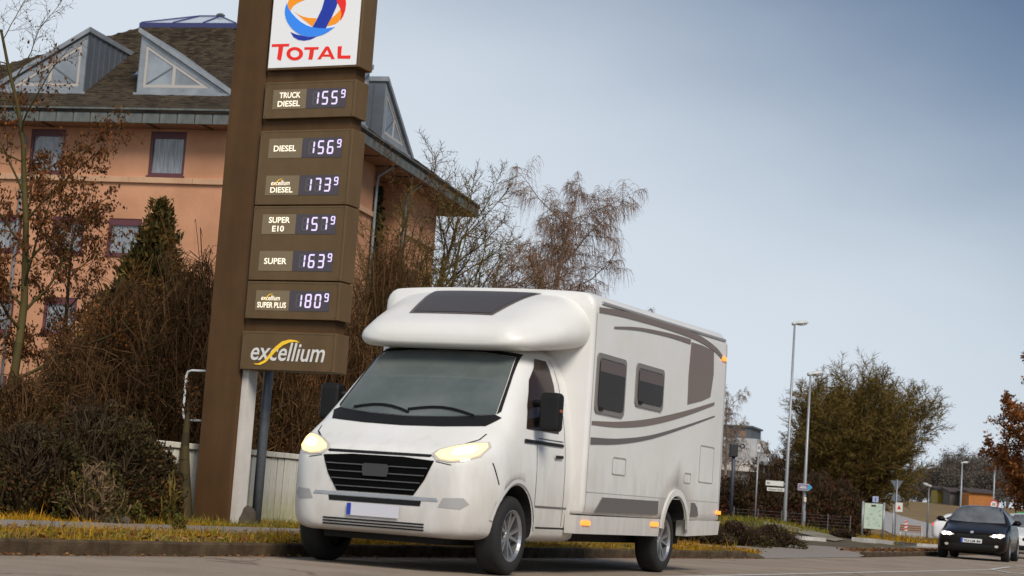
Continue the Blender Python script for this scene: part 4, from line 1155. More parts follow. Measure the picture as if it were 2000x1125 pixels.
for sg in (-1, 1):
    # headlights: lens and lit bulb
    hp = [(sg * y, z) for y, z in ((0.50, 1.02), (0.56, 0.975), (0.68, 0.96), (0.80, 0.975), (0.90, 1.03), (0.93, 1.12), (0.90, 1.165), (0.80, 1.155), (0.66, 1.115), (0.54, 1.065))]
    if sg < 0: hp = hp[::-1]
    hl = front(hp, M_lens, 'headlight', off=0.007, step=0.04)
    bp = [(sg * y, z) for y, z in ((0.54, 1.02), (0.60, 0.985), (0.70, 0.975), (0.80, 0.99), (0.885, 1.04), (0.912, 1.115), (0.89, 1.15), (0.79, 1.138), (0.66, 1.098), (0.565, 1.055))]
    if sg < 0: bp = bp[::-1]
    front(bp, M_lampw, 'bulb_glow', hl, off=0.012, step=0.04)
    cp = [(sg * y, z) for y, z in ((0.68, 1.03), (0.76, 1.03), (0.83, 1.055), (0.855, 1.09), (0.82, 1.11), (0.74, 1.095), (0.69, 1.07))]
    if sg < 0: cp = cp[::-1]
    front(cp, M_lampc, 'bulb', hl, off=0.017, step=0.03)
    ip = [(sg * y, z) for y, z in ((0.62, 0.57), (0.80, 0.56), (0.86, 0.61), (0.82, 0.66), (0.66, 0.65))]
    if sg < 0: ip = ip[::-1]
    front(ip, mat('recess_grey', (0.36, 0.355, 0.35), 0.5), 'fog_lamp_recess', off=0.004, step=0.04)
    # side: door glass, quarter seam, belt moulding, handle
    sy = sg
    side([(1.17, 1.33), (1.95, 1.33), (1.99, 2.02), (1.74, 2.02), (1.45, 1.80), (1.28, 1.56)], M_tint, 'door_window', sy, off=0.006, step=0.07)
    side([(1.10, 1.20), (2.05, 1.205), (2.05, 1.235), (1.10, 1.235)], M_blk, 'door_moulding', sy, off=0.012)
    side([(1.395, 0.50), (1.403, 0.50), (1.403, 1.20), (1.395, 1.20)], M_blk, 'door_seam', sy, off=0.003)
    side([(2.10, 0.46), (2.108, 0.46), (2.112, 2.05), (2.104, 2.05)], M_blk, 'door_seam', sy, off=0.003)
    side([(1.82, 1.09), (2.02, 1.095), (2.02, 1.125), (1.82, 1.12)], M_blk, 'door_handle', sy, off=0.02)
    side([(1.40, 0.62), (2.2, 0.62), (2.2, 0.64), (1.40, 0.64)], M_grey, 'sill_groove', sy, off=0.003)
    # mirror
    m = MB()
    bm = bmesh.new(); bmesh.ops.create_cube(bm, size=1)
    for p in bm.verts: p.co = Vector((p.co.x * 0.15, p.co.y * 0.20, p.co.z * 0.36))
    bmesh.ops.bevel(bm, geom=list(bm.edges), offset=0.05, segments=3, profile=0.6, affect='EDGES')
    m.addbm(bm, Matrix.Translation((1.34, sy * 1.15, 1.50)))
    m.tube([(1.42, sy * 0.96, 1.40), (1.36, sy * 1.10, 1.43)], 0.045, 8); m.tube([(1.42, sy * 0.94, 1.58), (1.36, sy * 1.10, 1.58)], 0.035, 8)
    mo = m.build('mirror', M_blk, van, False)
    MB().bevbox(1.416, 1.423, sy * 1.15 - .08, sy * 1.15 + .08, 1.37, 1.63, 0.003).build('mirror_glass', M_glass, mo)
    MB().bevbox(1.30, 1.36, min(sy * 1.245, sy * 1.258), max(sy * 1.245, sy * 1.258), 1.50, 1.525, 0.003).build('indicator', mat('orange_lens', (0.35, 0.09, 0.03), 0.3), mo)
# ---- living body
def bs(zb, zt, w, r=0.16):
    return [(0, zb), (w * .7, zb), (w - .03, zb), (w, zb + .04), (w, zb + .3), (w, zt - r * 1.3), (w - .01, zt - r * .6), (w - r * .5, zt - .015), (w - r * 1.2, zt), (w * .5, zt + .015), (0, zt + .02)]
body_st = [(2.30, bs(.60, 2.73, 1.12)), (2.33, bs(.585, 2.75, 1.145)), (2.45, bs(.58, 2.76, 1.15)), (4.5, bs(.58, 2.80, 1.15)), (6.75, bs(.58, 2.85, 1.15)), (6.88, bs(.60, 2.83, 1.135)), (6.95, bs(.66, 2.76, 1.08)), (6.965, bs(.74, 2.68, 1.0))]
body_me = loft(body_st, 3, 1, True).mesh('body')
wc2 = [MB().lathe([(0, -.4), (.42, -.4), (.42, .4), (0, .4)], 40, Matrix.Translation((5.16, sy * 1.05, 0.42)) @ Matrix.Rotation(math.pi / 2, 4, 'X')) for sy in (-1, 1)]
body_me = cut(body_me, wc2, [M_vw, M_well])
body = mesh_obj('body', body_me, [], van)
for p in body_me.polygons: p.use_smooth = p.material_index == 0
bb = bvh_of(body_me)
# roof nose over the cab
def ns(zb, zt, w, r):
    h = zt - zb; q = min(r, .55 * h)
    return [(0, zb), (w * .7, zb), (w - .06, zb + .05 * h), (w, zb + .25 * h), (w - .005, zb + .45 * h), (w - q * .25, zt - q * .75), (w - q, zt - .05 * h), (w * .5, zt + .01 * h), (0, zt + .02 * h)]
nose_st = [(1.175, ns(2.125, 2.14, .48, .01)), (1.178, ns(2.10, 2.17, .60, .04)), (1.19, ns(2.08, 2.205, .68, .07)), (1.215, ns(2.068, 2.245, .745, .11)), (1.26, ns(2.06, 2.29, .81, .15)), (1.33, ns(2.058, 2.335, .87, .18)), (1.42, ns(2.058, 2.38, .92, .20)), (1.55, ns(2.07, 2.44, .965, .22)), (1.75, ns(2.09, 2.53, 1.02, .24)), (2.0, ns(2.12, 2.63, 1.07, .25)), (2.25, ns(2.16, 2.705, 1.11, .24)), (2.45, ns(2.2, 2.745, 1.135, .22)), (2.7, ns(2.2, 2.762, 1.142, .2))]
nose_me = loft(nose_st, 4, 2).mesh('roof_nose')
nose = mesh_obj('roof_nose', nose_me, M_vw, van, True)
bn = bvh_of(nose_me)
sk = stick(bn, [(1.48, -0.41), (2.25, -0.55), (2.25, 0.55), (1.48, 0.41)], lambda x, y: Vector((x, y, 4)), (0, 0, -1), 0.012, 0.08).build('skylight', mat('skylight_glass', (0.075, 0.068, 0.066), 0.4, spec=0.3), nose, True)
stick(bn, [(1.445, -0.44), (2.285, -0.585), (2.285, 0.585), (1.445, 0.44)], lambda x, y: Vector((x, y, 4)), (0, 0, -1), 0.006, 0.08).build('skylight_frame', M_grey, nose, True)
# thin lettering-like crease lines on the nose (unreadable in the photograph) are left plain
Y0 = 1.15
def flat(pl, m, name, sy=-1, d=0.008, parent=body, y0=Y0):
    return MB().prism(pl, lambda x, z, q: Vector((x, sy * (y0 + q), z)), d, -0.004).build(name, m, parent)
def band(pts, th):
    """pts (x, z) centre line with widths -> outline"""
    up = []; lo = []
    for i, (x, z) in enumerate(pts):
        w = th[i] / 2 if isinstance(th, (list, tuple)) else th / 2
        up.append((x, z + w)); lo.append((x, z - w))
    return up + lo[::-1]
def curve(ctrl, k=6):
    P = [Vector(c) for c in ctrl]; out = []
    for i in range(len(P) - 1):
        p0, p1, p2, p3 = P[max(i - 1, 0)], P[i], P[i + 1], P[min(i + 2, len(P) - 1)]
        for j in range(k):
            t = j / k
            out.append(tuple(0.5 * ((2 * p1) + (-p0 + p2) * t + (2 * p0 - 5 * p1 + 4 * p2 - p3) * t * t + (-p0 + 3 * p1 - 3 * p2 + p3) * t ** 3)))
    out.append(tuple(P[-1])); return out
def rrect(x0, x1, z0, z1, r=0.06):
    return arc(x1 - r, z1 - r, r, r, 0, 90, 4) + arc(x0 + r, z1 - r, r, r, 90, 180, 4) + arc(x0 + r, z0 + r, r, r, 180, 270, 4) + arc(x1 - r, z0 + r, r, r, 270, 360, 4)
M_wfr = mat('window_frame_grey', (0.20, 0.185, 0.175), 0.5)
for sy in (-1, 1):
    for (x0, x1, z0, z1) in ((2.46, 3.24, 1.61, 2.14), (3.62, 4.46, 1.76, 2.15)):
        f = flat(rrect(x0 - .03, x1 + .03, z0 - .03, z1 + .03), M_wfr, 'side_window', sy, 0.016)
        flat(rrect(x0 + .02, x1 - .02, z0 + .02, z1 - .02), M_tint, 'pane', sy, 0.024, f)
    c = curve([(2.42, 2.585), (3.2, 2.63), (4.5, 2.665), (5.6, 2.66), (6.3, 2.60), (6.62, 2.53)])
    flat(band(c, [0.05 + 0.02 * math.sin(math.pi * i / (len(c) - 1)) for i in range(len(c))]), M_taupe, 'roof_stripe', sy, 0.006)
    c = curve([(2.86, 2.46), (3.6, 2.53), (4.6, 2.575), (5.36, 2.585)])
    flat(band(c, [0.02 + 0.035 * i / (len(c) - 1) for i in range(len(c))]), M_taupe, 'upper_stripe', sy, 0.006)
    flat([(5.40, 2.585), (5.36, 2.2), (5.38, 1.88), (5.9, 1.96), (6.22, 2.03), (6.30, 2.3), (6.26, 2.57), (5.8, 2.59)], M_taupe, 'side_patch', sy, 0.0065)
    c = curve([(2.40, 1.475), (3.2, 1.51), (4.14, 1.60), (5.3, 1.77), (6.4, 1.965)])
    flat(band(c, [0.035 + 0.035 * math.sin(math.pi * i / (len(c) - 1)) for i in range(len(c))]), M_taupe, 'sweeping_stripe', sy, 0.006)
    c = curve([(2.40, 1.30), (3.2, 1.34), (4.17, 1.44), (5.3, 1.62), (6.44, 1.82)])
    flat(band(c, [0.07 - 0.055 * i / (len(c) - 1) for i in range(len(c))]), M_grey, 'sweeping_stripe', sy, 0.006)
    flat([(2.62, 0.615), (4.55, 0.63), (4.55, 0.775), (2.82, 0.765)], M_grey, 'skirt_panel', sy, 0.010)
    flat([(5.72, 0.64), (6.0, 0.645), (5.95, 0.74), (5.84, 0.79), (5.72, 0.79)], M_grey, 'skirt_panel', sy, 0.010)
    for (x0, x1, z0, z1) in ((5.95, 6.5, 1.03, 1.46), (3.05, 3.45, 1.0, 1.18), (5.40, 5.66, 1.0, 1.12)):
        o_, i_ = rrect(x0, x1, z0, z1, .03), rrect(x0 + .012, x1 - .012, z0 + .012, z1 - .012, .025)
        MB().prism([o_, i_[::-1]], lambda x, z, q: Vector((x, sy * (Y0 + q), z)), 0.006, -0.002).build('service_flap', mat('flap_seam', (0.38, 0.37, 0.36), 0.5), body)
    # wheel arch lip
    oa = arc(5.16, 0.42, 0.50, 0.50, 172, 8, 24); ia_ = arc(5.16, 0.42, 0.43, 0.43, 8, 172, 24)
    flat(oa + ia_, M_vw, 'wheel_arch', sy, 0.022)
    # lower skirt
    sk_ = [(2.18, 0.40), (4.66, 0.40), (4.70, 0.585), (2.18, 0.575)]
    for plx, nm in ((sk_, 'skirt'), ([(5.64, 0.41), (6.88, 0.44), (6.93, 0.60), (5.62, 0.585)], 'skirt')):
        MB().prism(plx, lambda x, z, q: Vector((x, sy * q, z)), 1.14, 1.02).build(nm, M_vw, body)
    for x, z in ((2.42, 0.505), (4.50, 0.525)):
        flat(rrect(x - .11, x + .11, z - .022, z + .022, .015), M_amber, 'side_marker', sy, 0.015, body, 1.14)
    flat(rrect(6.72, 6.86, 0.68, 0.72, .015), M_amber, 'side_marker', sy, 0.02)
    flat(rrect(6.60, 6.76, 2.50, 2.54, .015), M_amber, 'side_marker', sy, 0.02)
    wheel(van, 0.97, sy * 0.885, 0.355, 0.23, sy)
    wheel(van, 5.16, sy * 0.93, 0.355, 0.23, sy)
weather(M_vw, 2.2, 0.95)
def road_dirt(m):
    # grey brown spray film, heaviest low down and behind the wheels, broken up by noise
    nt = m.node_tree; b = nt.nodes['Principled BSDF']; src = b.inputs['Base Color'].links[0].from_socket
    tc = nt.nodes.new('ShaderNodeTexCoord'); sx = nt.nodes.new('ShaderNodeSeparateXYZ'); nt.links.new(tc.outputs['Object'], sx.inputs[0])
    mp = nt.nodes.new('ShaderNodeMapping'); mp.inputs['Scale'].default_value = (5, 5, 1.6); nt.links.new(tc.outputs['Object'], mp.inputs['Vector'])
    nz = nt.nodes.new('ShaderNodeTexNoise'); nz.inputs['Scale'].default_value = 1.6; nz.inputs['Detail'].default_value = 8; nt.links.new(mp.outputs['Vector'], nz.inputs['Vector'])
    ad = nt.nodes.new('ShaderNodeMath'); ad.operation = 'MULTIPLY_ADD'; ad.inputs[1].default_value = -1.1; nt.links.new(nz.outputs['Fac'], ad.inputs[0]); nt.links.new(sx.outputs['Z'], ad.inputs[2])
    mr = nt.nodes.new('ShaderNodeMapRange'); mr.inputs['From Min'].default_value = -0.2; mr.inputs['From Max'].default_value = 0.55; mr.inputs['To Min'].default_value = 0.42; mr.inputs['To Max'].default_value = 0.0
    nt.links.new(ad.outputs[0], mr.inputs['Value'])
    mx = nt.nodes.new('ShaderNodeMix'); mx.data_type = 'RGBA'; mx.inputs['B'].default_value = (0.30, 0.25, 0.19, 1)
    nt.links.new(mr.outputs['Result'], mx.inputs['Factor']); nt.links.new(src, mx.inputs['A']); nt.links.new(mx.outputs['Result'], b.inputs['Base Color'])
road_dirt(M_vw)
for sy in (-1, 1):
    side([(0.50, 0.985), (0.515, 0.985), (0.60, 0.80), (0.585, 0.80)], M_blk, 'bumper_seam', sy, off=0.003, step=0.03)
    oa = arc(0.97, 0.39, 0.475, 0.475, 168, 4, 22); ib = arc(0.97, 0.39, 0.44, 0.44, 4, 168, 22)
    side(oa + ib, mat('arch_lip', (0.60, 0.59, 0.575), 0.5), 'wheel_arch', sy, off=0.012, step=0.05)
    side([(1.44, 1.255), (2.06, 1.255), (2.06, 1.262), (1.44, 1.262)], M_blk, 'window_seal', sy, off=0.006)
    side([(1.36, 0.43), (2.2, 0.43), (2.2, 0.445), (1.36, 0.445)], M_blk, 'sill_seam', sy, off=0.003)
front([(-0.70, 0.935), (-0.56, 0.958), (-0.57, 0.964), (-0.71, 0.941)][::-1], M_blk, 'bumper_seam', off=0.003, step=0.03)
front([(0.56, 0.958), (0.70, 0.935), (0.71, 0.941), (0.57, 0.964)], M_blk, 'bumper_seam', off=0.003, step=0.03)
for sy in (-1, 1):
    for (x0, x1, z0, z1) in ((2.46, 3.24, 1.61, 2.14), (3.62, 4.46, 1.76, 2.15)):
        flat([(x0 + .03, z1 - .15), (x1 - .03, z1 - .15), (x1 - .03, z1 - .03), (x0 + .03, z1 - .03)], mat('blind_taupe', (0.12, 0.095, 0.085), 0.5), 'window_blind', sy, 0.0255)
        flat([(x0 + .05, z0 + .0), (x0 + .16, z0 + .0), (x0 + .16, z0 + .03), (x0 + .05, z0 + .03)], M_blk, 'window_catch', sy, 0.03)
# aluminium edge trims, awning rail, rear corner profile, wall panel joints
for sy in (-1, 1):
    m = MB(); m.tube([(2.5, sy * 1.145, 2.665), (4.5, sy * 1.145, 2.70), (6.72, sy * 1.145, 2.745)], 0.016, 6); m.build('roof_rail', mat('alu_trim', (0.50, 0.51, 0.52), 0.35, metal=0.5), body)
    flat([(6.765, 0.62), (6.79, 0.62), (6.79, 2.70), (6.765, 2.70)], mat('corner_trim', (0.46, 0.46, 0.47), 0.4), 'corner_trim', sy, 0.004)
    flat([(2.36, 0.62), (2.372, 0.62), (2.372, 2.55), (2.36, 2.55)], mat('joint_grey', (0.40, 0.40, 0.40), 0.6), 'panel_joint', sy, 0.002)
    flat([(2.36, 0.80), (6.76, 0.815), (6.76, 0.823), (2.36, 0.808)], mat('joint_grey', (0.40, 0.40, 0.40), 0.6), 'panel_joint', sy, 0.002)
ch = MB(); ch.box(0.6, 6.7, -0.7, 0.7, 0.30, 0.56); ch.box(0.4, 2.0, -0.6, 0.6, 0.24, 0.40)
ch.build('chassis', M_well, van)
# rear lamps and bumper
MB().bevbox(6.80, 6.99, -1.08, 1.08, 0.45, 0.66, 0.03).build('rear_bumper', M_vw, van)
for sy in (-1, 1): MB().bevbox(6.955, 6.985, sy * 0.95 - .06, sy * 0.95 + .06, 0.8, 1.3, 0.01).build('tail_light', mat('tail_red', (0.5, 0.01, 0.01), 0.3), van)

# ------------------------------------------------------------------ hatchback cars
def make_car(label, loc, rz, paint, lit, plate=None, headlamp=None):
    car = thing('car', label, 'car', loc, rz, 'cars on the road')
    def c(zb, wb, ws, zs, wt, zt, cr=0.02): return [(0, zb), (wb * .7, zb), (wb, zb + .01), (ws, zb + .14), (ws + .0, zs), (wt, zt - .02), (wt * .55, zt + cr * .8), (0, zt + cr)]
    st = [(0.0, c(.30, .45, .52, .52, .45, .62)), (0.03, c(.25, .62, .70, .56, .58, .67)), (0.10, c(.21, .72, .80, .60, .66, .70)), (0.28, c(.19, .78, .86, .64, .70, .755)), (0.6, c(.18, .80, .885, .68, .72, .82)), (1.05, c(.18, .80, .885, .74, .73, .90)), (1.28, c(.18, .80, .885, .80, .73, .945)),
          (1.55, c(.18, .80, .885, .86, .69, 1.10)), (1.9, c(.18, .80, .885, .89, .62, 1.31)), (2.15, c(.18, .80, .885, .90, .575, 1.385)), (2.6, c(.18, .80, .885, .90, .57, 1.41)), (3.2, c(.18, .80, .885, .92, .56, 1.395)), (3.7, c(.19, .80, .88, .93, .55, 1.33)), (4.02, c(.22, .78, .86, .94, .58, 1.12)), (4.22, c(.26, .72, .82, .90, .62, .98)), (4.31, c(.32, .60, .72, .78, .55, .86))]
    bme = loft(st, 4, 2).mesh('body')
    cutr = [MB().lathe([(0, -.3), (.345, -.3), (.345, .3), (0, .3)], 32, Matrix.Translation((x, sy * 0.92, 0.32)) @ Matrix.Rotation(math.pi / 2, 4, 'X')) for x in (0.82, 3.51) for sy in (-1, 1)]
    bme = cut(bme, cutr, [paint, M_well]); bo = mesh_obj('body', bme, [], car)
    for p in bme.polygons: p.use_smooth = p.material_index == 0
    b = bvh_of(bme); F0 = lambda y, z: Vector((-1, y, z))
    def fr(pl, m, name, parent=bo, off=0.004, step=0.05): return stick(b, pl, F0, (1, 0, 0), off, step).build(name, m, parent, True)
    def sd(pl, m, name, sy, parent=bo, off=0.004): return stick(b, pl, lambda x, z: Vector((x, sy * 3, z)), (0, -sy, 0), off, 0.07).build(name, m, parent, True)
    fr([(-.70, .985), (-.35, .965), (0, .96), (.35, .965), (.70, .985), (.63, 1.18), (.545, 1.355), (.25, 1.385), (0, 1.39), (-.25, 1.385), (-.545, 1.355), (-.63, 1.18)], M_cglass, 'windscreen', off=0.006)
    for s in (-1, 1):
        hp = [(s * y, z) for y, z in ((.43, .625), (.52, .60), (.74, .60), (.80, .635), (.795, .685), (.70, .70), (.55, .672))]
        if s < 0: hp = hp[::-1]
        h = fr(hp, headlamp or M_lens, 'headlight', off=0.006, step=0.03)
        if lit:
            for y in (.56, .69):
                fr([(s * y + r * math.cos(t * .785) * 1.25, .632 + r * math.sin(t * .785)) for r in (.034,) for t in range(8)], M_carlamp, 'bulb_glow', h, off=0.012, step=0.02)
        fr([(s * .62 + .05 * math.cos(t * .785), .375 + .035 * math.sin(t * .785)) for t in range(8)], M_lens, 'fog_lamp', off=0.006, step=0.03)
        kp = [(s * y, z) for y, z in ((.02, .545), (.36, .545), (.40, .60), (.37, .645), (.06, .645))]
        if s < 0: kp = kp[::-1]
        fr(kp, M_blk, 'kidney_grille', off=0.006, step=0.04)
        sd([(1.62, .945), (2.5, .96), (2.5, 1.345), (2.2, 1.34), (1.98, 1.26)], M_tint, 'front_window', s, off=0.005)
        sd([(2.56, .96), (3.45, .985), (3.72, 1.16), (3.4, 1.33), (2.56, 1.35)], M_tint, 'rear_window', s, off=0.005)
        sd([(2.52, .30), (2.528, .30), (2.528, .95), (2.52, .95)], M_blk, 'door_seam', s, off=0.002)
        sd([(2.25, .80), (2.46, .81), (2.46, .835), (2.25, .825)], paint, 'door_handle', s, off=0.02)
        m = MB(); bm = bmesh.new(); bmesh.ops.create_cube(bm, size=1)
        for p in bm.verts: p.co = Vector((p.co.x * .14, p.co.y * .22, p.co.z * .13))
        bmesh.ops.bevel(bm, geom=list(bm.edges), offset=.04, segments=3, affect='EDGES'); m.addbm(bm, Matrix.Translation((1.72, s * .985, 1.01)))
        m.tube([(1.72, s * .84, .955), (1.72, s * .92, .975)], .025, 6); m.build('mirror', paint, car, True)
        for x in (0.82, 3.51): wheel(car, x, s * 0.79, 0.315, 0.215, s)
        MB().bevbox(4.10, 4.30, s * .64 - .14, s * .64 + .14, .78, .92, .02).build('tail_light', M_tail, car)
    fr([(-.60, .26), (.60, .26), (.66, .33), (.5, .41), (-.5, .41), (-.66, .33)], M_blk, 'lower_intake', off=0.005)
    fr([(.045 * math.cos(t * .5236), .70 + .03 * math.sin(t * .5236)) for t in range(12)], mat('badge_silver', (0.6, 0.62, 0.66), 0.3, metal=0.5), 'badge', off=0.012, step=0.02)
    p = fr([(-.26, .435), (.26, .435), (.26, .54), (-.26, .54)], mat('plate_white', (0.75, 0.75, 0.74), 0.4), 'number_plate', off=0.02)
    if plate:
        # the driver's right side is the picture's left: the plate reads from +y to -y
        fr([(.215, .438), (.258, .438), (.258, .537), (.215, .537)], mat('plate_eu_blue', (0.01, 0.06, 0.55), 0.4), 'plate_band', p, off=0.024)
        t = MB(); V, F = text2d(plate, width=0.42, height=0.072, bold=0.02)
        o_ = []
        for x, y in V:
            h = b.ray_cast(F0(-x - 0.02, .487 + y), Vector((1, 0, 0))); o_.append(h[0] + Vector((-0.026, 0, 0)))
        t.add(o_, F).build('plate_lettering', M_blk, p, fix=False)
    MB().box(.5, 3.9, -.6, .6, .15, .3).build('underbody', M_well, car)
    return car
M_cglass = mat('car_glass', (0.20, 0.21, 0.215), 0.08, scale=1.4, col2=(0.09, 0.095, 0.10), spec=0.7)
M_carlamp = mat('car_lamp_lit', (1, 0.95, 0.85), 0.3, emit=(1.0, 0.93, 0.80), estr=5.0)
M_tail = mat('tail_orange', (0.7, 0.06, 0.02), 0.3, emit=(1, 0.1, 0.02), estr=0.3)
M_black = mat('black_paint', (0.010, 0.0068, 0.005), 0.22, spec=0.2)
M_cwhite = mat('white_paint', (0.74, 0.74, 0.73), 0.3, coat=0.3)
car_front = Vector((at_depth(1896, 1090, 47.2).x, 47.2, 0))
make_car('black hatchback with lit headlights coming along the road', car_front, TH + 0.09, M_black, True, 'TÜ·LM 84', mat('lit_lens', (.6, .55, .5), .2, emit=(1, .85, .7), estr=.22))

make_car('white car with orange tail light turning off, half hidden left of the black car', Vector((at_depth(2010, 1062, 84).x, 84, 0.12)), TH + 1.75, M_cwhite, False)
make_car('white car at the picture edge, right of the black car', Vector((at_depth(2022, 1060, 57).x, 57, 0.0)), TH + 0.25, M_cwhite, False)
# ================================================================== trees and shrubs
def grow(rng, S, p, d, L, r, lvl, segs, tips):
    n = S['nseg'][lvl]; wob = S['wob'][lvl]; trop = S['trop'][lvl]
    st = L / n; last = lvl == len(S['nseg']) - 1
    kids = 0 if last else S['kids'][lvl]
    ks = S['kstart'][lvl] if not last else 0
    x, y, z = p; dx, dy, dz = d
    pos = []
    tp = S.get('taper', 0.75)
    for i in range(n):
        dx += rng.gauss(0, wob); dy += rng.gauss(0, wob); dz += rng.gauss(0, wob) + trop
        q = math.sqrt(dx * dx + dy * dy + dz * dz) or 1; dx /= q; dy /= q; dz /= q
        r1 = r * (1 - tp * (i + 1) / n)
        r0 = r * (1 - tp * i / n)
        nx, ny, nz = x + dx * st, y + dy * st, z + dz * st
        segs[lvl].append((x, y, z, nx, ny, nz, r0, r1))
        pos.append((x, y, z, dx, dy, dz, r0))
        x, y, z = nx, ny, nz
    pos.append((x, y, z, dx, dy, dz, r * (1 - tp)))
    if last:
        tips.append((x, y, z, dx, dy, dz)); return
    k = int(kids * rng.uniform(0.8, 1.2) + 0.5)
    for j in range(k):
        t = ks + (1 - ks) * (j + rng.random()) / max(k, 1)
        f = min(t * n, n - 1e-3); i = int(f); w = f - i
        A, B = pos[i], pos[i + 1]
        bx, by, bz = A[0] + (B[0] - A[0]) * w, A[1] + (B[1] - A[1]) * w, A[2] + (B[2] - A[2]) * w
        ang = math.radians(rng.gauss(S['kang'][lvl], S.get('kvar', 12)))
        az = j * 2.399963 + rng.uniform(-0.5, 0.5)
        D = Vector((A[3], A[4], A[5])); o = D.orthogonal().normalized(); o2 = D.cross(o)
        c = D * math.cos(ang) + (o * math.cos(az) + o2 * math.sin(az)) * math.sin(ang)
        kl = L * S['klen'][lvl] * rng.uniform(0.7, 1.2) * (1 - S.get('shape', 0.45) * t)
        kr = max(A[6] * (1 - w) + B[6] * w, 0.002) * S.get('krad', 0.55)
        grow(rng, S, (bx, by, bz), (c.x, c.y, c.z), kl, max(kr, S['rmin']), lvl + 1, segs, tips)
def tree(name, label, base, d0, L, r, S, seed, bark, twig, group=None, leaves=None, stems=1, spread=0.0, cat='tree', thick=2, trunk_pts=None):
    """thing > trunk (thick wood), crown (thin wood), foliage"""
    rng = random.Random(seed); rs_ = np.random.default_rng(seed)
    root = thing(name, label, cat, base, 0, group)
    segs = [[] for _ in S['nseg']]; tips = []
    for i in range(stems):
        a = i * 2.399963 + rng.uniform(-.3, .3); sp_ = spread * math.sqrt((i + 0.5) / max(stems, 1)) if stems > 1 else 0
        d = Vector(d0).normalized() + Vector((math.cos(a) * sp_, math.sin(a) * sp_, 0)); d.normalize()
        LL = L * rng.uniform(0.85, 1.1) * (1 - 0.25 * sp_)
        grow(rng, S, (math.cos(a) * 0.12 * (stems > 1), math.sin(a) * 0.12 * (stems > 1), -0.1), tuple(d), LL, r * (0.7 if i else 1), 0, segs, tips)
    big = [s for l in segs[:thick] for s in l]; small = [s for l in segs[thick:-1] for s in l]
    V, F = np_tubes(big, 6); mesh_obj('trunk', np_mesh('trunk', V, F), bark, root, True)
    if small:
        V, F = np_tubes(small, 3)
    else:
        V, F = np.zeros((0, 3)), np.zeros((0, 4), int)
    V2, F2 = np_ribbons(segs[-1], rs_)
    mesh_obj('crown', np_mesh('crown', np.concatenate([V, V2]), np.concatenate([F, F2 + len(V)])), twig, root)
    if leaves:
        sg = np.array(segs[-1]); n = leaves['n']
        ix = rs_.integers(0, len(sg), n); t = rs_.random((n, 1))
        P = sg[ix, :3] * (1 - t) + sg[ix, 3:6] * t + rs_.normal(0, leaves.get('jit', 0.03), (n, 3))
        if 'zmin' in leaves: P = P[P[:, 2] > leaves['zmin']]
        if 'zmax' in leaves: P = P[(P[:, 2] < leaves['zmax'] + rs_.normal(0, leaves.get('zs', 0.5), len(P)))]
        V, F = np_leaves(P, leaves['size'], rs_, leaves.get('asp', 0.5), leaves.get('hang', 0))
        ms = leaves['mats']
        o = mesh_obj('foliage', np_mesh('foliage', V, F, rs_.integers(0, len(ms), len(F))), ms, root)
    return root
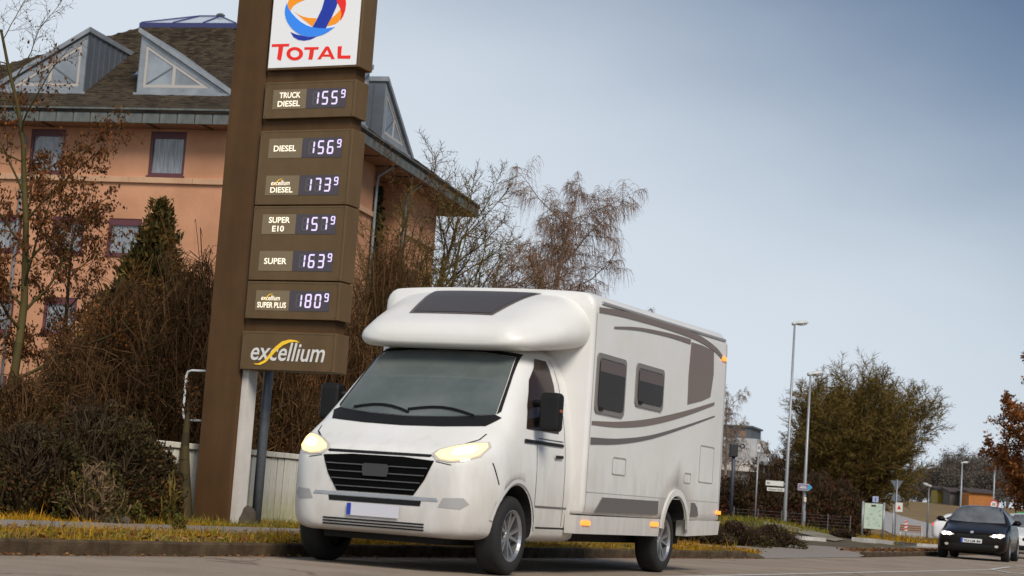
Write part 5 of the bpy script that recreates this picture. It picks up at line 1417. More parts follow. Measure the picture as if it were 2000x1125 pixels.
def shrub(name, label, base, rx, ry, h, seed, twigs, leaves, size, twm, lms, group=None, low=0.0, cone=0.0, cat='shrub', asp=0.55, upright=0.7, clump=0.55, tw=0.006, reach=1.08):
    """dense shrub: arching twigs and a clumpy mass of small leaves"""
    rs_ = np.random.default_rng(seed); root = thing(name, label, cat, base, 0, group)
    # twigs
    n = twigs
    az = rs_.uniform(0, 2 * math.pi, n); q = np.sqrt(rs_.random(n)); zt = rs_.uniform(0.35, 1.08, n)
    wz = np.sqrt(np.clip(1 - (np.clip(zt, 0, 1)) ** 2.2, 0.02, 1)) * (1 - cone * zt) + 0.05
    end = np.stack([np.cos(az) * q * rx * wz * reach, np.sin(az) * q * ry * wz * reach, zt * h * min(1, reach + .1)], 1)
    st = np.stack([end[:, 0] * 0.25, end[:, 1] * 0.25, np.zeros(n) - 0.05], 1) + rs_.normal(0, 0.1, (n, 3)) * np.array([rx, ry, 0])
    st[n // 3:] = end[n // 3:] * rs_.uniform(0.45, 0.8, (n - n // 3, 1)) + rs_.normal(0, 0.12, (n - n // 3, 3)) * np.array([rx, ry, h * .5])
    st[:, 2] = np.maximum(st[:, 2], -0.05)
    k = 4; S_ = []
    mid_off = rs_.normal(0, 0.08, (n, 3)) * h
    prev = st
    for i in range(1, k + 1):
        t = i / k
        cur = st * (1 - t) + end * t + mid_off * math.sin(math.pi * t) + np.array([0, 0, 0.10 * h]) * math.sin(math.pi * t)
        S_.append(np.concatenate([prev, cur, np.full((n, 1), tw * (1.6 - 1.2 * (t - .25))), np.full((n, 1), tw * (1.6 - 1.2 * t))], 1)); prev = cur
    S_ = np.concatenate(S_); V, F = np_tubes(S_[:len(S_) // 8], 3); V2, F2 = np_ribbons(S_[len(S_) // 8:] * np.array([1] * 6 + [1.5, 1.5]), rs_)
    V, F = np.concatenate([V, V2]), np.concatenate([F, F2 + len(V)])
    mesh_obj('twigs', np_mesh('twigs', V, F), twm, root)
    if leaves:
        m = int(leaves * 1.7)
        u = rs_.normal(size=(m, 3)); u /= np.linalg.norm(u, axis=1, keepdims=True); u[:, 2] = np.abs(u[:, 2])
        rr = rs_.random(m) ** (1 / 4.5)
        lump = 1 + 0.13 * np.sin(u[:, 0] * 5 + seed) * np.sin(u[:, 1] * 6 + 1.3 * seed) + 0.10 * np.sin(u[:, 2] * 9 + u[:, 0] * 7 + seed)
        P = u * (rr * lump)[:, None] * np.array([rx, ry, h]); P[:, :2] *= (1 - cone * np.clip(P[:, 2:3] / h, 0, 1))
        c = np.sin(P[:, 0] * 7.3 + 3 * np.sin(P[:, 2] * 4.1 + seed)) + np.sin(P[:, 2] * 8.7 + 2 * np.sin(P[:, 1] * 5)) + np.sin(P[:, 1] * 6.1 + P[:, 0] * 3)
        keep = (c + rs_.normal(0, 0.8, m)) > np.quantile(c, clump * 0.8)
        P = P[keep & (P[:, 2] > low)][:leaves]
        ax = P / np.array([rx, ry, h]); ax[:, 2] += upright
        V, F = np_leaves(P, size, rs_, asp, 0, ax * 0.9)
        cc = np.sin(P[:, 0] * 3.1 + seed) + np.sin(P[:, 2] * 3.7 + 1) + rs_.normal(0, 0.8, len(P))
        r = (np.argsort(np.argsort(cc)) / len(cc) * len(lms)).astype(int)
        mesh_obj('foliage', np_mesh('foliage', V, F, np.minimum(r, len(lms) - 1)), lms, root)
    return root
def base(u, v, Y):
    p = at_depth(u, v, Y); p.z = float(H(p.x, p.y)) - 0.02; return p
def top_h(u, v, Y): return at_depth(u, v, Y).z
T_moss = leafmat('bark_mossy', (0.075, 0.058, 0.018), 0.25, 0); T_dark = leafmat('bark_dark', (0.045, 0.029, 0.014), 0.3, 0)
T_brown = leafmat('twig_brown', (0.085, 0.043, 0.015), 0.5, 0); T_red = leafmat('twig_red_brown', (0.18, 0.10, 0.058), 0.35, 0)
T_birch = leafmat('bark_birch', (0.22, 0.19, 0.16), 0.3, 0); T_olive = leafmat('twig_olive', (0.125, 0.085, 0.020), 0.4, 0); T_haze = leafmat('twig_haze_grey', (0.11, 0.098, 0.086), 0.3, 0)  # grey of the far wood lightened, putting distance haze into the colour
L_brown = leafmat('dry_leaf_brown', (0.13, 0.052, 0.014), 0.5, 0.3); L_rust = leafmat('dry_leaf_rust', (0.22, 0.075, 0.018), 0.4, 0.3); L_dk = leafmat('dry_leaf_dark', (0.062, 0.030, 0.011), 0.45, 0.2)
L_ever = leafmat('evergreen_dark', (0.046, 0.037, 0.010), 0.55, 0.15); L_olive = leafmat('leaf_olive', (0.062, 0.055, 0.013), 0.4, 0.2); L_thuja = leafmat('thuja_green', (0.105, 0.068, 0.016), 0.4, 0.15); L_ochre = leafmat('leaf_ochre', (0.13, 0.085, 0.02), 0.4, 0.25)
L_redd = leafmat('leaf_dark_red', (0.075, 0.022, 0.012), 0.4, 0.2)

# ---- alder with hanging dead leaves, far left
S1 = dict(nseg=[12, 8, 5, 3], wob=[.05, .10, .14, .2], trop=[.02, .03, .0, -.03], kids=[26, 13, 12], kang=[52, 45, 45], klen=[.36, .42, .5], kstart=[.18, .15, .1], rmin=.0045, shape=.5, krad=.42)
b = base(-10, 1010, 30)
tree('alder_tree', 'slender leaning tree with hanging brown dead leaves, left of the conifer', b, (0.06, 0, 1), 8.4, 0.095, S1, 3, T_moss, T_brown, None, dict(n=19000, size=0.07, asp=.5, hang=1.6, jit=.04, zmax=6.6, zs=.7, mats=[L_brown, L_rust, L_dk]))
b = base(70, 1005, 33)
S1b = dict(S1, kids=[18, 10, 9])
tree('alder_tree', 'thin dark stemmed tree with dead leaves, close beside the conifer', b, (0.05, 0, 1), 5.4, 0.07, S1b, 9, T_dark, T_brown, None, dict(n=6000, size=0.065, asp=.5, hang=1.6, jit=.04, mats=[L_brown, L_dk, L_rust]))
# ---- thuja
b = base(240, 1000, 38); hh = top_h(287, 388, 38)
cf = thing('conifer', 'olive green pointed conifer in front of the peach wall', 'conifer', b)
rc = np.random.default_rng(55); nl_ = 46000
zc_ = hh * (1 - rc.random(nl_) ** 0.62); az_ = rc.uniform(0, 2 * math.pi, nl_)
lump_ = 1 + 0.25 * np.sin(az_ * 3 + zc_ * 1.7) * np.sin(zc_ * 2.3 + az_) + 0.22 * np.sin(az_ * 5 + zc_ * 5.5) + 0.12 * np.sin(az_ * 11 - zc_ * 9)
R_ = 3.1 * (1 - np.clip(zc_ / (hh * 1.0), 0, 1)) ** 1.25 * lump_ * (0.45 + 0.55 * rc.random(nl_) ** 0.45) + 0.25 * rc.random(nl_) ** 5 + 0.04
P = np.stack([np.cos(az_) * R_ + 0.22 * zc_ / hh, np.sin(az_) * R_ * .8, zc_], 1)
ax_ = np.stack([np.cos(az_), np.sin(az_), np.full(nl_, 1.1)], 1)
V, F = np_leaves(P, .16, rc, .36, 0, ax_ * 1.2)
cc_ = np.sin(az_ * 4 + zc_ * 3.1) + np.sin(zc_ * 5.3 + az_ * 2) + rc.normal(0, .7, nl_)
mi_ = np.minimum((np.argsort(np.argsort(cc_)) / nl_ * 5).astype(int), 4)
mesh_obj('foliage', np_mesh('foliage', V, F, mi_), [L_ever, L_olive, L_thuja, L_thuja, leafmat('thuja_tip', (0.16, 0.08, 0.02), .4, .2)], cf)
MB().tube([(0, 0, -.1), (.1, 0, hh * .5), (.22, 0, hh * .97)], [.14, .08, .015], 8).build('trunk', T_dark, cf, True)
# ---- small tree with the mossy trunk
S2 = dict(nseg=[9, 7, 6, 4], wob=[.05, .13, .2, .25], trop=[.01, .02, .0, -.02], kids=[6, 7, 6], kang=[30, 45, 45], klen=[.2, .45, .45], kstart=[.85, .15, .1], rmin=.004, shape=.2)
b = base(364, 1006, 25.2)
tree('mossy_tree', 'small twiggy tree with a mossy trunk left of the totem column', b, (-0.14, 0.20, 1), 1.7, 0.125, S2, 21, leafmat('bark_moss_dark', (0.045, 0.033, 0.012), .3, 0), T_brown, None, dict(n=300, size=.045, mats=[L_brown, L_dk]))
# ---- hedge row left of the totem: twiggy brown above, dark evergreen below
BR = [L_brown, L_dk, L_olive, L_brown, L_dk]
for i, (u, vt, Y, rx, lab, n) in enumerate(((345, 548, 30.0, 1.35, 'tall brown twiggy shrub directly left of the totem column', 22000), (215, 590, 31.0, 1.5, 'brown twiggy shrub below the conifer', 22000), (120, 700, 29.5, 1.2, 'low brown shrub beneath the middle window', 14000), (20, 760, 28.5, 1.1, 'brown shrub at the left picture edge', 13000))):
    shrub('deciduous_shrub', lab, base(u, 1005, Y), rx, 1.1, top_h(u, vt, Y), 30 + i, 1900, n, .05, T_brown, BR, 'shrubs of the hedge', 0.1, .1, tw=.005, upright=.3)
EV = [L_ever, L_dk, L_olive, L_brown, L_ever]
for i, (u, vt, Y, rx, lab) in enumerate(((45, 850, 21.3, .95, 'dark evergreen shrub at the left end of the hedge'), (160, 815, 22.5, 1.0, 'dark evergreen shrub left of the brown boulder'), (245, 845, 23.3, .72, 'dark evergreen shrub behind the brown boulder'), (308, 915, 24.0, .30, 'small dark shrub beside the mossy trunk'))):
    shrub('evergreen_shrub', lab, base(u, 1000, Y), rx, .5, top_h(u, vt, Y), 40 + i, 900, 11000, .055, T_dark, EV, 'shrubs of the hedge', 0.0, .05)
shrub('ochre_shrub', 'small olive and ochre shrub with pale stems above the brown boulder', base(178, 1003, 21.0), .45, .35, top_h(178, 925, 21.0), 47, 260, 2600, .05, leafmat('stem_pale', (.17, .11, .06), .3, 0), [L_olive, L_ochre, L_olive], None, 0, 0)
for i, (u, Y, h_, lab) in enumerate(((268, 21.5, .3, 'yellow green weed at the hedge foot'), (330, 22.2, .62, 'tall yellow green weed left of the totem foot'), (354, 19.9, .22, 'grey green weed growing beside the footpath'))):
    shrub('weed', lab, base(u, 1010, Y), .11, .1, h_, 50 + i, 26, 260, .05, T_olive, [L_ochre, leafmat('weed_green', (.12, .13, .025), .4, .3)], 'weeds along the verge', 0, .3, 'weed')
# ---- brown growth behind the fence and behind the totem
for i, (u, vt, Y, rx, lab) in enumerate(((520, 690, 33, 1.2, 'brown shrub behind the white fence, seen under the brand panel'), (640, 640, 35, 1.3, 'brown shrub behind the fence, beside the windscreen of the motorhome'), (725, 520, 44, 1.5, 'olive brown shrub between the totem and the motorhome roof'))):
    shrub('deciduous_shrub', lab, base(u, 1000, Y), rx, 1.0, top_h(u, vt, Y), 60 + i, 1900, 9000, .05, T_brown, [L_brown, L_dk, L_ochre], 'shrubs behind the fence', 0.1, .1, tw=.005, upright=.3)
# ---- ivy on the hotel wall
HM = Matrix.Translation((BE.x, BE.y, 0)) @ Matrix.Rotation(BA, 4, 'Z')
iv = thing('ivy', 'dark ivy climbing beside the downpipe of the peach hotel', 'climbing plant', HM @ Vector((-1.3, 8.5, 0.05)), BA)
ns_ = 9000
zz = rs.uniform(0, 12.2, ns_); wd = 0.35 + 0.75 * np.clip(1 - zz / 12.5, 0, 1) + 0.25 * np.sin(zz * 1.9)
P = np.stack([-0.35 + 0.35 * rs.random(ns_) * 1.5, rs.normal(0, .55, ns_) * wd, zz], 1)
V, F = np_leaves(P, .17, rs, .8)
mesh_obj('foliage', np_mesh('foliage', V, F, rs.integers(0, 3, len(F))), [L_ever, L_ever, L_olive], iv)
MB().tube([(-.3, 0, 0), (-.35, .15, 4), (-.3, -.1, 8), (-.35, 0, 11.5)], [.08, .06, .04, .02], 6).build('stem', T_dark, iv)
# ---- bare trees right of the totem
S3 = dict(nseg=[12, 9, 6, 3], wob=[.05, .09, .12, .16], trop=[.01, .05, .03, .02], kids=[20, 13, 13], kang=[46, 42, 44], klen=[.46, .45, .5], kstart=[.18, .15, .1], rmin=.0085, shape=.45)
for i, (u, ut, vt, Y, r, S_, bk, tw_, lab) in enumerate((
        (782, 905, 238, 47, .13, S3, T_moss, T_brown, 'tallest bare tree in front of the hotel eave, mossy limbs'),
        (735, 795, 200, 50, .07, dict(S3, kids=[16, 9, 8], klen=[.34, .4, .45]), T_dark, T_brown, 'thin bare tree rising beside the end dormer of the hotel'),
        (850, 960, 360, 46, .11, S3, T_moss, T_olive, 'mossy bare tree just right of the hotel corner'),
        (905, 1010, 430, 52, .10, dict(S3, kids=[22, 14, 14], trop=[.01, .02, .0, .0]), T_dark, T_red, 'bare red brown tree between the hotel corner and the birch'),
        (700, 735, 440, 45, .08, S3, T_dark, T_brown, 'short bare tree close to the right edge of the totem'),
        (940, 985, 400, 55, .10, dict(S3, kids=[24, 14, 14]), T_moss, T_red, 'dense red brown tree left of the weeping birch'),
        (800, 850, 420, 49, .09, dict(S3, kids=[22, 14, 14]), T_moss, T_olive, 'low mossy tree under the hotel eave'))):
    b = base(u, 1000, Y); tp = at_depth(ut, vt, Y); d = tp - b
    tree('bare_tree', lab, b, tuple(d), d.length * 0.84, r, S_, 70 + i, bk, tw_, 'bare trees by the hotel')
# ---- weeping birch
S4 = dict(nseg=[12, 9, 7, 6], wob=[.04, .10, .12, .06], trop=[.02, .03, -.10, -.55], kids=[26, 13, 28], kang=[44, 50, 60], klen=[.36, .42, 1.05], kstart=[.25, .2, .1], rmin=.0075, shape=.40, krad=.5)
b = base(1000, 1005, 58); tp = at_depth(1086, 282, 58); d = tp - b
tree('weeping_birch', 'weeping birch with drooping red brown twigs above the motorhome roof', b, tuple(d), d.length * .80, .17, S4, 83, T_birch, T_red, None, None)
b = base(1105, 1005, 60); tp = at_depth(1180, 470, 60); d = tp - b
tree('weeping_birch', 'smaller weeping birch hanging down behind the rear roof of the motorhome', b, tuple(d), d.length * .8, .10, S4, 88, T_birch, T_red, None, None)
b = base(1405, 1000, 120); tp = at_depth(1425, 735, 120); d = tp - b
tree('weeping_birch', 'distant pale birch in front of the grey block', b, tuple(d), d.length * .85, .14, dict(S4, kids=[15, 9, 14], rmin=.016), 85, T_birch, leafmat('twig_pale', (.22, .16, .12), .3, 0), None, None)
# ---- big round tree and its neighbours on the right
S5 = dict(nseg=[8, 6, 4, 2], wob=[.06, .09, .12, .16], trop=[.03, .05, .04, .03], kids=[14, 12, 12], kang=[40, 42, 42], klen=[.42, .46, .60], kstart=[.20, .1, .1], rmin=.019, shape=.30, kvar=9)
b = base(1655, 1044, 100); hh = top_h(1690, 728, 100) - b.z
tree('round_tree', 'big dome shaped bare tree behind the map board', b, (0.02, 0, 1), hh * .90, .15, S5, 91, T_dark, T_olive, None, dict(n=9000, size=.13, asp=.4, jit=.08, mats=[L_olive, L_brown, L_ochre]), 26, .58)
b = base(1563, 1036, 108); hh = top_h(1563, 838, 108) - b.z
tree('round_tree', 'lower rust tinged tree behind the two lamp posts', b, (0, 0, 1), hh * .9, .11, S5, 92, T_dark, T_brown, None, dict(n=5000, size=.13, asp=.5, jit=.08, mats=[L_rust, L_olive, L_brown]), 7, .8)
b = base(2022, 1045, 92); hh = top_h(2010, 715, 92) - b.z
S6 = dict(nseg=[10, 8, 6, 5], wob=[.04, .1, .13, .18], trop=[.02, .02, .02, .0], kids=[24, 11, 9], kang=[62, 45, 45], klen=[.46, .48, .45], kstart=[.12, .15, .1], rmin=.012, shape=.55)
tree('oak_tree', 'oak with rust coloured dead leaves at the right picture edge', b, (0, 0, 1), hh, .24, S6, 95, T_dark, T_brown, None, dict(n=22000, size=.17, asp=.6, jit=.12, mats=[L_rust, leafmat('oak_leaf', (.33, .125, .035), .4, .3), L_brown]))
# ---- wood on the slope far behind
S7 = dict(nseg=[7, 5, 3, 1], wob=[.04, .08, .12, .18], trop=[.02, .05, .03, .02], kids=[13, 8, 8], kang=[40, 40, 42], klen=[.42, .48, .65], kstart=[.15, .1, .1], rmin=.045, shape=.40)
far = [(1770, 925, 262), (1795, 912, 285), (1838, 905, 245), (1856, 885, 275), (1880, 880, 290), (1902, 892, 255), (1925, 875, 300), (1944, 893, 265), (1815, 915, 290), (1965, 868, 310), (1985, 880, 280), (1872, 925, 232), (1930, 915, 240)]
words = ['glimpsed through the lower right branches of the dome shaped tree', 'just right of the yield sign', 'at the left end of the far wood', 'second from the left in the far wood', 'left of the far lamp post', 'right behind the far lamp post', 'above the orange hut', 'right of the orange hut', 'peeping out beside the round tree', 'behind the oak', 'mostly hidden behind the oak', 'low and dense behind the yellow shed', 'low and dense behind the orange hut']
for i, (u, vt, Y) in enumerate(far):
    b = base(u, 1000, Y); hh = top_h(u, vt, Y) - b.z
    tree('far_tree', 'grey bare tree ' + words[i], b, (0, 0, 1), hh * .85, .2, S7, 100 + i, T_haze, T_haze, 'trees of the far wood', dict(n=8000, size=.24, jit=.5, mats=[T_haze, leafmat('far_brown', (.105, .08, .062), .3, 0)]), 3, .35)
# ---- dark hedge behind the wire fence
for i, (u, vt, Y, rx, lab) in enumerate(((1428, 940, 84, 1.6, 'dark red hedge shrub right behind the motorhome rear'), (1480, 930, 85, 1.7, 'dark red hedge shrub around the thin grey pole'), (1535, 925, 87, 1.7, 'dark hedge shrub behind the taller lamp post'), (1590, 930, 89, 1.7, 'dark hedge shrub behind the blue arrow sign'), (1640, 945, 91, 1.6, 'dark hedge shrub left of the map board'))):
    bb_ = base(u, 1025, Y)
    shrub('hedge_shrub', lab, bb_, rx, 1.2, top_h(u, vt, Y) - bb_.z, 120 + i, 700, 6000, .14, T_dark, [L_redd, L_dk, L_ever, L_dk], 'dark hedge behind the wire fence', 0, 0, tw=.012)
# ---- low roadside shrubs
for i, (u, v, Y, rx, h_, lab) in enumerate(((1362, 1070, 36.0, .75, .42, 'low dark brown shrub partly behind the motorhome tail'), (1432, 1072, 37.4, .8, .48, 'low dark brown shrub just right of the motorhome tail'), (1505, 1072, 39.4, .75, .46, 'low dark brown shrub at the foot of the taller lamp post'), (1645, 1066, 55, .45, .24, 'tiny dark shrub beside the pale path edging'))):
    shrub('low_shrub', lab, base(u, v, Y), rx, .5, h_, 130 + i, 700, 3800, .045, T_dark, [L_dk, leafmat('heather', (.065, .045, .04), .4, .1), L_dk, L_olive], 'low shrubs by the kerb end', 0, 0)
# ================================================================== street furniture on the right
M_galv = mat('lamp_steel', (0.33, 0.345, 0.36), 0.45, scale=2, col2=(0.27, 0.28, 0.295), metal=0.4)
M_lampg = mat('lamp_cover', (0.55, 0.57, 0.55), 0.35)
def street_lamp(u, v, Y, vt, label, ang=0.0, headL=0.7, r=.085, style=0, grp='street lamps'):
    b = base(u, v, Y); h = top_h(u + 18, vt, Y) - b.z
    l = thing('street_lamp', label, 'street lamp', b, ang, grp)
    MB().tube([(0, 0, -.1), (0, 0, 1.2), (0, 0, h)], [r, r * .9, r * .52], 12).build('pole', M_galv, l, True)
    hd = MB(); bm = bmesh.new(); bmesh.ops.create_uvsphere(bm, u_segments=16, v_segments=10, radius=1)
    for p in bm.verts:
        c = p.co; k = 1 - 0.25 * max(0, -c.x)
        p.co = Vector((c.x * headL / 2 + headL * .42, c.y * .16 * k, (c.z * .11 if c.z > 0 else c.z * .05) + 0.05 + c.x * .05))
    hd.addbm(bm).tube([(-.12, 0, -.02), (.1, 0, .03)], [.07, .075], 10)
    head = hd.build('lamp_head', M_lampg, l, True); head.location = (0, 0, h)
    g = MB(); bm = bmesh.new(); bmesh.ops.create_uvsphere(bm, u_segments=14, v_segments=8, radius=1)
    for p in bm.verts: p.co = Vector((p.co.x * headL * .32 + headL * .5, p.co.y * .12, p.co.z * .05 - .0 + p.co.x * .03))
    g.addbm(bm).build('lamp_glass', mat('lamp_glass', (.4, .42, .4), .15), head, True)
    MB().bevbox(-.05, .05, -r - .012, -r + .02, .6, 1.0, .005).build('service_door', M_galv, l)
    return l, b, h
l1, b1, h1 = street_lamp(1531, 1040, 79, 632, 'taller grey street lamp right of the motorhome', 0.25)
l2, b2, h2 = street_lamp(1567, 1047, 71, 731, 'shorter grey street lamp carrying the blue arrow sign', 0.35, .62, .075)
street_lamp(1876, 990, 170, 905, 'distant thin street lamp above the black car roof', .2, .7, .10)
street_lamp(1810, 1054, 98, 950, 'thin lamp post left of the black car', 2.6, .4, .05)
def vplane(u0, v0, u1, v1, Y):
    """picture rectangle -> centre, width, height at depth Y"""
    p, q = at_depth(u0, v0, Y), at_depth(u1, v1, Y)
    return p, q
def sgn(name, label, cat, c, w, h, m, text=None, tm=None, rz=0.0, shape=None, group=None, tw=.8, th=.45):
    s = thing(name, label, cat, c, rz, group)
    pl = shape or [(-w / 2, -h / 2), (w / 2, -h / 2), (w / 2, h / 2), (-w / 2, h / 2)]
    MB().prism(pl, lambda x, y, d: Vector((x, d, y)), -.015, .015).build('board', m, s)
    if text:
        t = MB(); add_text(t, text, lambda x, y, d: Vector((x, d, y)), -.019, width=w * tw, height=h * th, bold=.01); t.build('lettering', tm, s, fix=False)
    return s
M_swhite = mat('sign_face_white', (.66, .66, .60), .45); M_sblk = mat('sign_black', (.02, .02, .02), .5)
# two white direction signs on the tall lamp
Yd = 78.8
c = at_depth(1513, 944, Yd); s = sgn('direction_sign', 'upper white arrow sign on the taller street lamp', 'sign', c, .76, .21, M_swhite, None, None, -.03, None, 'white arrow signs')
MB().prism([(-.34, 0), (-.28, .05), (-.28, .018), (-.20, .018), (-.20, -.018), (-.28, -.018), (-.28, -.05)], lambda x, y, d: Vector((x, d, y)), -.02, -.0155).build('arrow', M_sblk, s)
MB().box(.36, .45, -.02, .02, -.03, .03).build('clamp', M_galv, s)
c = at_depth(1515, 956, Yd); s = sgn('direction_sign', 'lower white sign with dark lettering on the taller street lamp', 'sign', c, .74, .15, M_swhite, 'Rottnauer Straße', M_sblk, -.03, None, 'white arrow signs', .82, .55)
MB().box(.35, .45, -.02, .02, -.03, .03).build('clamp', M_galv, s)
# blue arrow sign
c = at_depth(1572, 951.5, 70.8); w, h = .56, .27
s = sgn('arrow_sign', 'violet and cyan arrow sign on the shorter street lamp', 'sign', c, w, h, mat('arrow_grey', (.42, .42, .46), .45), None, None, -.03, [(-.27, -.13), (.15, -.13), (.28, 0), (.15, .13), (-.27, .13)])
MB().prism([(-.245, -.10), (.12, -.10), (.12, .10), (-.245, .10)], lambda x, y, d: Vector((x, d, y)), -.02, -.0155).build('violet_field', mat('sign_violet', (.20, .15, .27), .45), s)
MB().prism([(.125, -.105), (.165, -.105), (.265, 0), (.165, .105), (.125, .105)], lambda x, y, d: Vector((x, d, y)), -.02, -.0155).build('cyan_tip', mat('sign_cyan', (.01, .33, .62), .45), s)
t = MB(); t.box(-.20, .07, -.0215, -.0205, -.045, -.01)
t.box(-.16, .03, -.0215, -.0205, .02, .045); t.build('text_bars', M_swhite, s)
# small white lamp/box on the post
g = at_depth(1572, 976, 70.85); bx_ = MB().bevbox(-.05, .05, -.06, .04, -.09, .09, .02).build('post_box', mat('box_ivory', (.7, .6, .5), .5), None); bx_.location = g
tag(bx_, 'small ivory box clipped to the shorter street lamp below the arrow sign', 'box')
# thin pole with a flag sign left of the tall lamp
b = base(1474, 1020, 82); hh = top_h(1476, 880, 82) - b.z
s = thing('sign_pole', 'thin grey pole with a small white sign, left of the taller lamp', 'sign', b)
MB().tube([(0, 0, -.1), (0, 0, hh)], .035, 10).build('pole', M_galv, s, True)
MB().bevbox(-.07, .07, -.05, -.036, hh - .05, hh + .30, .004).build('board', M_swhite, s)
MB().box(-.03, .03, -.0525, -.051, hh + .06, hh + .2).build('mark', mat('mark_violet', (.15, .1, .3), .5), s)
# dark signal post behind the motorhome tail
b = base(1426, 1020, 62); hh = top_h(1430, 866, 62) - b.z
s = thing('signal_post', 'dark signal post with a box behind the motorhome tail', 'signal', b)
MB().tube([(0, 0, -.1), (0, 0, hh)], .06, 12).build('pole', mat('signal_blue', (.04, .05, .075), .5), s, True)
MB().bevbox(-.16, .12, -.14, .14, hh - .45, hh + .0, .03).build('box', M_sblk, s)
MB().tube([(.12, 0, hh - .07), (.22, 0, hh - .07)], .03, 8).lathe([(.05, -.05), (.09, -.05), (.09, .05), (.05, .05), (.05, -.05)], 20, Matrix.Translation((.27, 0, hh - .07)) @ Matrix.Rotation(math.pi / 2, 4, 'X')).build('horn', M_sblk, s)
# map board
b = base(1703, 1056, 82); p0, p1 = at_depth(1690, 990, 82), at_depth(1716, 1035, 82)
s = thing('map_board', 'town map board on two grey posts in front of the round tree', 'map board', (b.x, b.y, b.z), -.12)
zt_, zb_ = top_h(1700, 982, 82) - b.z, top_h(1700, 1033, 82) - b.z
for x in (-.46, .46): MB().tube([(x, 0, -.1), (x, 0, zt_ + .05)], .05, 10).build('post', M_galv, s, True)
bd = MB().bevbox(-.40, .40, -.04, .04, zb_, zt_ - .02, .01).build('panel', mat('map_paper', (.55, .60, .50), .6, scale=5, col2=(.40, .52, .42)), s)
mm = MB()
r_ = random.Random(4)
for i in range(12):
    x = r_.uniform(-.34, .3); z = r_.uniform(zb_ + .05, zt_ - .2); mm.box(x, x + r_.uniform(.03, .14), -.0445, -.0415, z, z + r_.uniform(.02, .10))
mm.build('map_print', mat('map_green', (.30, .45, .33), .6), bd)
MB().box(-.10, .10, -.0465, -.0445, zt_ - .16, zt_ - .08).build('map_title', M_sblk, bd)
MB().bevbox(-.06, .20, -.03, .03, zt_ + .04, zt_ + .30, .01).build('info_sign', mat('info_blue', (.35, .42, .62), .5), s)
t = MB(); add_text(t, 'i', lambda x, y, d: Vector((x, d, y)), -.034, height=.17, cx=.07, cy=zt_ + .17, bold=.03); t.build('info_letter', M_sblk, s, fix=False)
# yield sign seen from behind on two poles with a round sign and a white board
b = base(1745, 1056, 84); s = thing('road_sign', 'back of a yield sign above a round sign on twin grey poles', 'sign', b, -.1)
def zz_(v, Y=84): return top_h(1745, v, Y) - b.z
M_back = mat('sign_back', (.13, .15, .17), .5, metal=.3)
MB().tube([(-.05, 0, -.1), (-.05, 0, zz_(985))], .028, 8).build('pole', M_galv, s, True)
MB().tube([(.05, 0, -.1), (.05, 0, zz_(936))], .028, 8).build('pole', M_galv, s, True)
z1_, z0_ = zz_(938), zz_(955)
MB().prism([(-.24, z1_), (.32, z1_), (.04, z0_ - .1)], lambda x, y, d: Vector((x, d, y)), .03, .045).build('yield_sign', M_back, s)
zc = zz_(972); MB().prism([(.04 + .20 * math.cos(i * .3927), zc + .20 * math.sin(i * .3927)) for i in range(16)], lambda x, y, d: Vector((x, d, y)), .03, .045).build('round_sign', M_back, s)
zc = zz_(990); MB().bevbox(.02, .34, -.035, -.02, zc - .21, zc + .21, .004).build('white_board', M_swhite, s)
MB().prism([(.09, zc - .09), (.27, zc - .09), (.18, zc + .10)], lambda x, y, d: Vector((x, d, y)), -.042, -.0365).build('red_triangle', mat('sign_red', (.5, .02, .02), .5), s)
# red and white marker board
b = base(1768, 1056, 86); s = thing('marker_post', 'narrow red and white marker board beside the bench', 'sign', b)
zt_ = top_h(1768, 1017, 86) - b.z
MB().tube([(.02, .03, -.1), (.02, .03, zt_)], .025, 8).build('pole', M_galv, s, True)
MB().bevbox(-.07, .07, -.02, 0, zt_ - .48, zt_, .004).build('board', M_swhite, s)
for k in range(3): MB().prism([(-.068, zt_ - .44 + k * .16), (.068, zt_ - .38 + k * .16), (.068, zt_ - .30 + k * .16), (-.068, zt_ - .36 + k * .16)], lambda x, y, d: Vector((x, d, y)), -.026, -.0215).build('red_stripe', mat('marker_red', (.6, .03, .02), .5), s)
# bench
b = base(1778, 1056, 118); s = thing('park_bench', 'wooden park bench with pale end supports beside the side road', 'bench', b, -.15)
M_wood = mat('bench_wood', (.23, .095, .03), .6, scale=4, col2=(.16, .065, .02), stretch=(.5, 6, 6)); M_pale = mat('bench_concrete', (.55, .53, .5), .8)
for i in range(3): MB().bevbox(-.68, .68, .20 + i * .02, .235 + i * .02, .50 + i * .13, .60 + i * .13, .008).build('back_slat', M_wood, s)
for i in range(3): MB().bevbox(-.68, .68, -.22 + i * .14, -.10 + i * .14, .42, .455, .008).build('seat_slat', M_wood, s)
for x in (-.72, .63):
    MB().bevbox(x, x + .09, -.24, .24, -.05, .415, .01).build('leg', M_pale, s)
    MB().bevbox(x, x + .09, .245, .30, .3, .86, .01).build('back_post', M_pale, s)
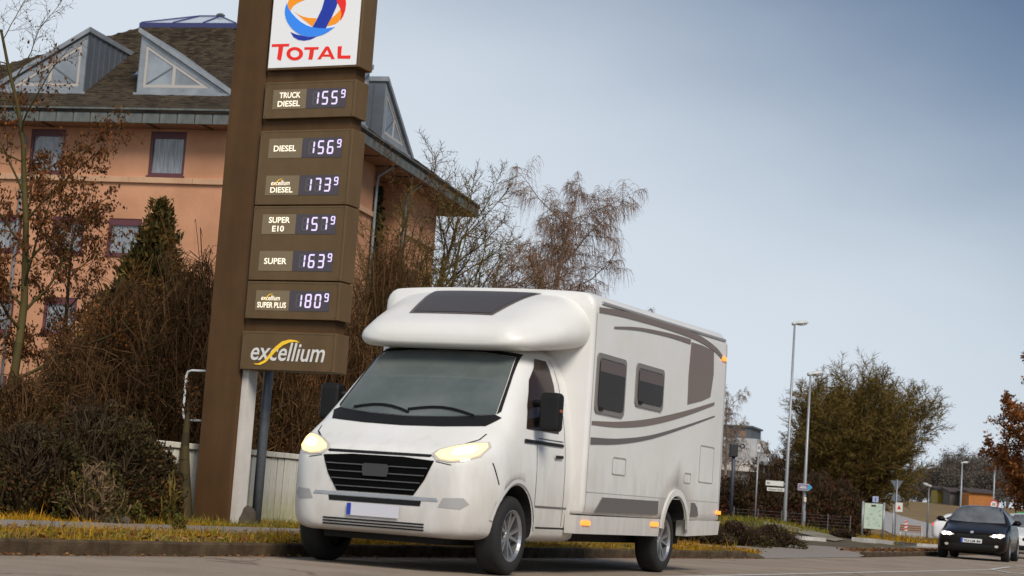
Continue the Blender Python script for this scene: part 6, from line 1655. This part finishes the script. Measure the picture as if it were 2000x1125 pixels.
# round speed sign on a pole behind the car
b = base(1938, 1040, 118); s = thing('road_sign', 'round red rimmed speed sign on a tall pole behind the black car', 'sign', b)
h_ = top_h(1941, 905, 118) - b.z; zc = top_h(1938, 985, 118) - b.z
MB().tube([(0, 0, -.1), (0, 0, h_)], .05, 8).build('pole', M_galv, s, True)
MB().prism([(.30 * math.cos(i * .2618), zc + .30 * math.sin(i * .2618)) for i in range(24)], lambda x, y, d: Vector((x, d, y)), -.075, -.055).build('red_ring', mat('rim_red', (.5, .03, .03), .5), s)
MB().prism([(.21 * math.cos(i * .2618), zc + .21 * math.sin(i * .2618)) for i in range(24)], lambda x, y, d: Vector((x, d, y)), -.08, -.0765).build('disc', M_swhite, s)
t = MB(); add_text(t, '30', lambda x, y, d: Vector((x, d, y)), -.083, height=.17, width=.22, cx=0, cy=zc, bold=.02); t.build('lettering', M_sblk, s, fix=False)
MB().bevbox(-.07, .0, -.06, .06, top_h(1938, 925, 118) - b.z, h_ + .1, .01).build('flag', mat('pole_banner', (.05, .07, .13), .6), s)
# coloured panels at the right edge
def panels(u, vt, vb, Y, w, cols, label):
    b = base(u, vb, Y); s = thing('banner_stand', label, 'sign', b, 0, 'coloured panels at the right edge'); z1, z0 = top_h(u, vt, Y) - b.z, 0
    n = len(cols)
    for i, c in enumerate(cols):
        za, zb = z1 - (z1 - .3) * i / n, z1 - (z1 - .3) * (i + 1) / n
        MB().bevbox(-w / 2, w / 2, -.03, .03, zb + .004, za, .006).build('panel', mat('panel_%d_%d_%d' % tuple(int(q * 99) for q in c), c, .5), s)
    for x in (-w * .4, w * .4): MB().box(x - .03, x + .03, -.028, .028, -.1, .32).build('leg', M_galv, s)
panels(1995, 1000, 1062, 72, .42, [(.03, .28, .05), (.6, .35, .02), (.5, .02, .02), (.02, .12, .06), (.02, .10, .06), (.5, .42, .02)], 'green, yellow and red banner panel at the right picture edge')
panels(1977, 1003, 1064, 74, .26, [(.55, .53, .5), (.45, .03, .02), (.6, .33, .03), (.55, .53, .5)], 'white panel with a red and yellow stripe right of the black car')
# ---- huts on the slope
def hut(u, v, Y, w, h, d, wm, label, rz=0.1):
    b = on_land(u, v, 0, 90) if Y is None else base(u, v, Y)
    s = thing('garden_hut', label, 'hut', b, rz, 'huts on the slope')
    for i in range(int(w / .2)): MB().box(-w / 2 + i * .2 + .005, -w / 2 + i * .2 + .195, -d / 2, -d / 2 + .03, -.3, h).build('board', wm, s)
    MB().box(-w / 2, w / 2, -d / 2 + .035, d / 2, -.3, h).build('wall', wm, s)
    r = MB(); r.add([(-w / 2 - .3, -d / 2 - .35, h - .02), (w / 2 + .3, -d / 2 - .35, h - .02), (w / 2 + .3, d / 2 + .3, h + .45), (-w / 2 - .3, d / 2 + .3, h + .45), (-w / 2 - .3, -d / 2 - .35, h + .13), (w / 2 + .3, -d / 2 - .35, h + .13), (w / 2 + .3, d / 2 + .3, h + .6), (-w / 2 - .3, d / 2 + .3, h + .6)], [(0, 1, 2, 3), (7, 6, 5, 4), (0, 4, 5, 1), (1, 5, 6, 2), (2, 6, 7, 3), (3, 7, 4, 0)]).build('roof', mat('hut_roof', (.06, .045, .04), .8), s)
    MB().box(-.4, .4, -d / 2 - .03, -d / 2 - .004, -.1, h * .85).build('door', wm, s)
    return s
hut(1908, 992, 225, 3.2, 1.75, 3, mat('hut_orange', (.42, .16, .03), .7, scale=3, col2=(.34, .12, .022)), 'orange board hut with a flat dark roof above the black car')
hut(1838, 986, 235, 1.9, 1.6, 2.4, mat('hut_yellow', (.36, .27, .04), .7, scale=3, col2=(.28, .2, .03)), 'small yellow shed left of the far street lamp')
hut(1868, 992, 228, 2.6, 1.6, 2.4, mat('hut_grey', (.09, .08, .07), .8), 'dark weathered shed touching the orange hut')
# ---- wire fence in front of the dark hedge
A_, B_ = base(1432, 1022, 80.5), base(1660, 1040, 84)
wf = thing('wire_fence', 'thin wire mesh fence with grey posts in front of the dark hedge', 'fence', A_, math.atan2(B_.y - A_.y, B_.x - A_.x))
Lw = (B_ - A_).length
npost = 6
for i in range(npost): MB().tube([(Lw * i / (npost - 1), 0, -.1), (Lw * i / (npost - 1), 0, 1.05)], .022, 6).build('post', mat('post_grey', (.14, .14, .14), .6), wf)
wm_ = MB()
for k in range(7): wm_.tube([(0, 0, .12 + k * .14), (Lw, 0, .12 + k * .14)], .003, 4)
wm_.build('wires', M_galv, wf)
# ---- grey block behind the motorhome tail, with low canopies
b = base(1425, 1000, 190); gb = thing('grey_block', 'grey rendered block with a dark top storey behind the motorhome tail', 'building', b, -.3)
def gz(v): return top_h(1440, v, 190) - b.z
M_gw = mat('grey_render', (.48, .49, .50), .85, scale=.5, col2=(.38, .385, .39)); M_gt = mat('dark_cladding', (.085, .095, .11), .6)
MB().box(-8, 2.4, 0, 8, -.5, gz(855)).build('wall', M_gw, gb)
MB().box(-8, 1.6, .6, 7.4, gz(855) - .002, gz(833)).build('top_storey', M_gt, gb)
MB().box(-8.2, 1.8, .4, 7.6, gz(833) + .002, gz(833) + .18).build('roof_slab', M_gt, gb)
for x in (-.5, -2.2, .75):
    w = MB().box(x - .4, x + .4, .57, .598, gz(852), gz(840)).build('window', mat('block_window', (.22, .14, .09), .3), gb)
for x in (-2.5, -.3):
    for v in (880, 905): MB().box(x - .5, x + .5, -.03, -.004, gz(v), gz(v) + 1.0).build('window', M_gt, gb)
b = base(1448, 1000, 150); cn = thing('flat_canopy', 'low pale flat roofed annex below the grey block', 'building', b, -.1)
def cz(v): return top_h(1448, v, 150) - b.z
MB().bevbox(-6, 1.1, -1, 4, cz(921), cz(905), .05).build('roof', mat('annex_roof', (.55, .54, .5), .8), cn)
MB().box(-5.8, .9, -.6, 3.6, -.3, cz(921) - .004).build('wall', mat('annex_wall', (.13, .14, .15), .7), cn)
b = base(1495, 1000, 152); cn = thing('station_canopy', 'dark overhanging canopy roof left of the taller lamp', 'building', b, -.1)
MB().bevbox(-1.1, 1.5, -1.5, 3, cz(905), cz(897), .04).build('roof', mat('canopy_edge', (.20, .22, .22), .6), cn)
MB().box(-.9, .9, -.9, 2.6, -.3, cz(905) - .004).build('wall', mat('canopy_wall', (.035, .045, .07), .6), cn)
for x in (-.6, -.2): MB().tube([(x, -1.3, -.3), (x + .25, -1.3, cz(905) - .006)], .06, 8).build('strut', M_galv, cn)
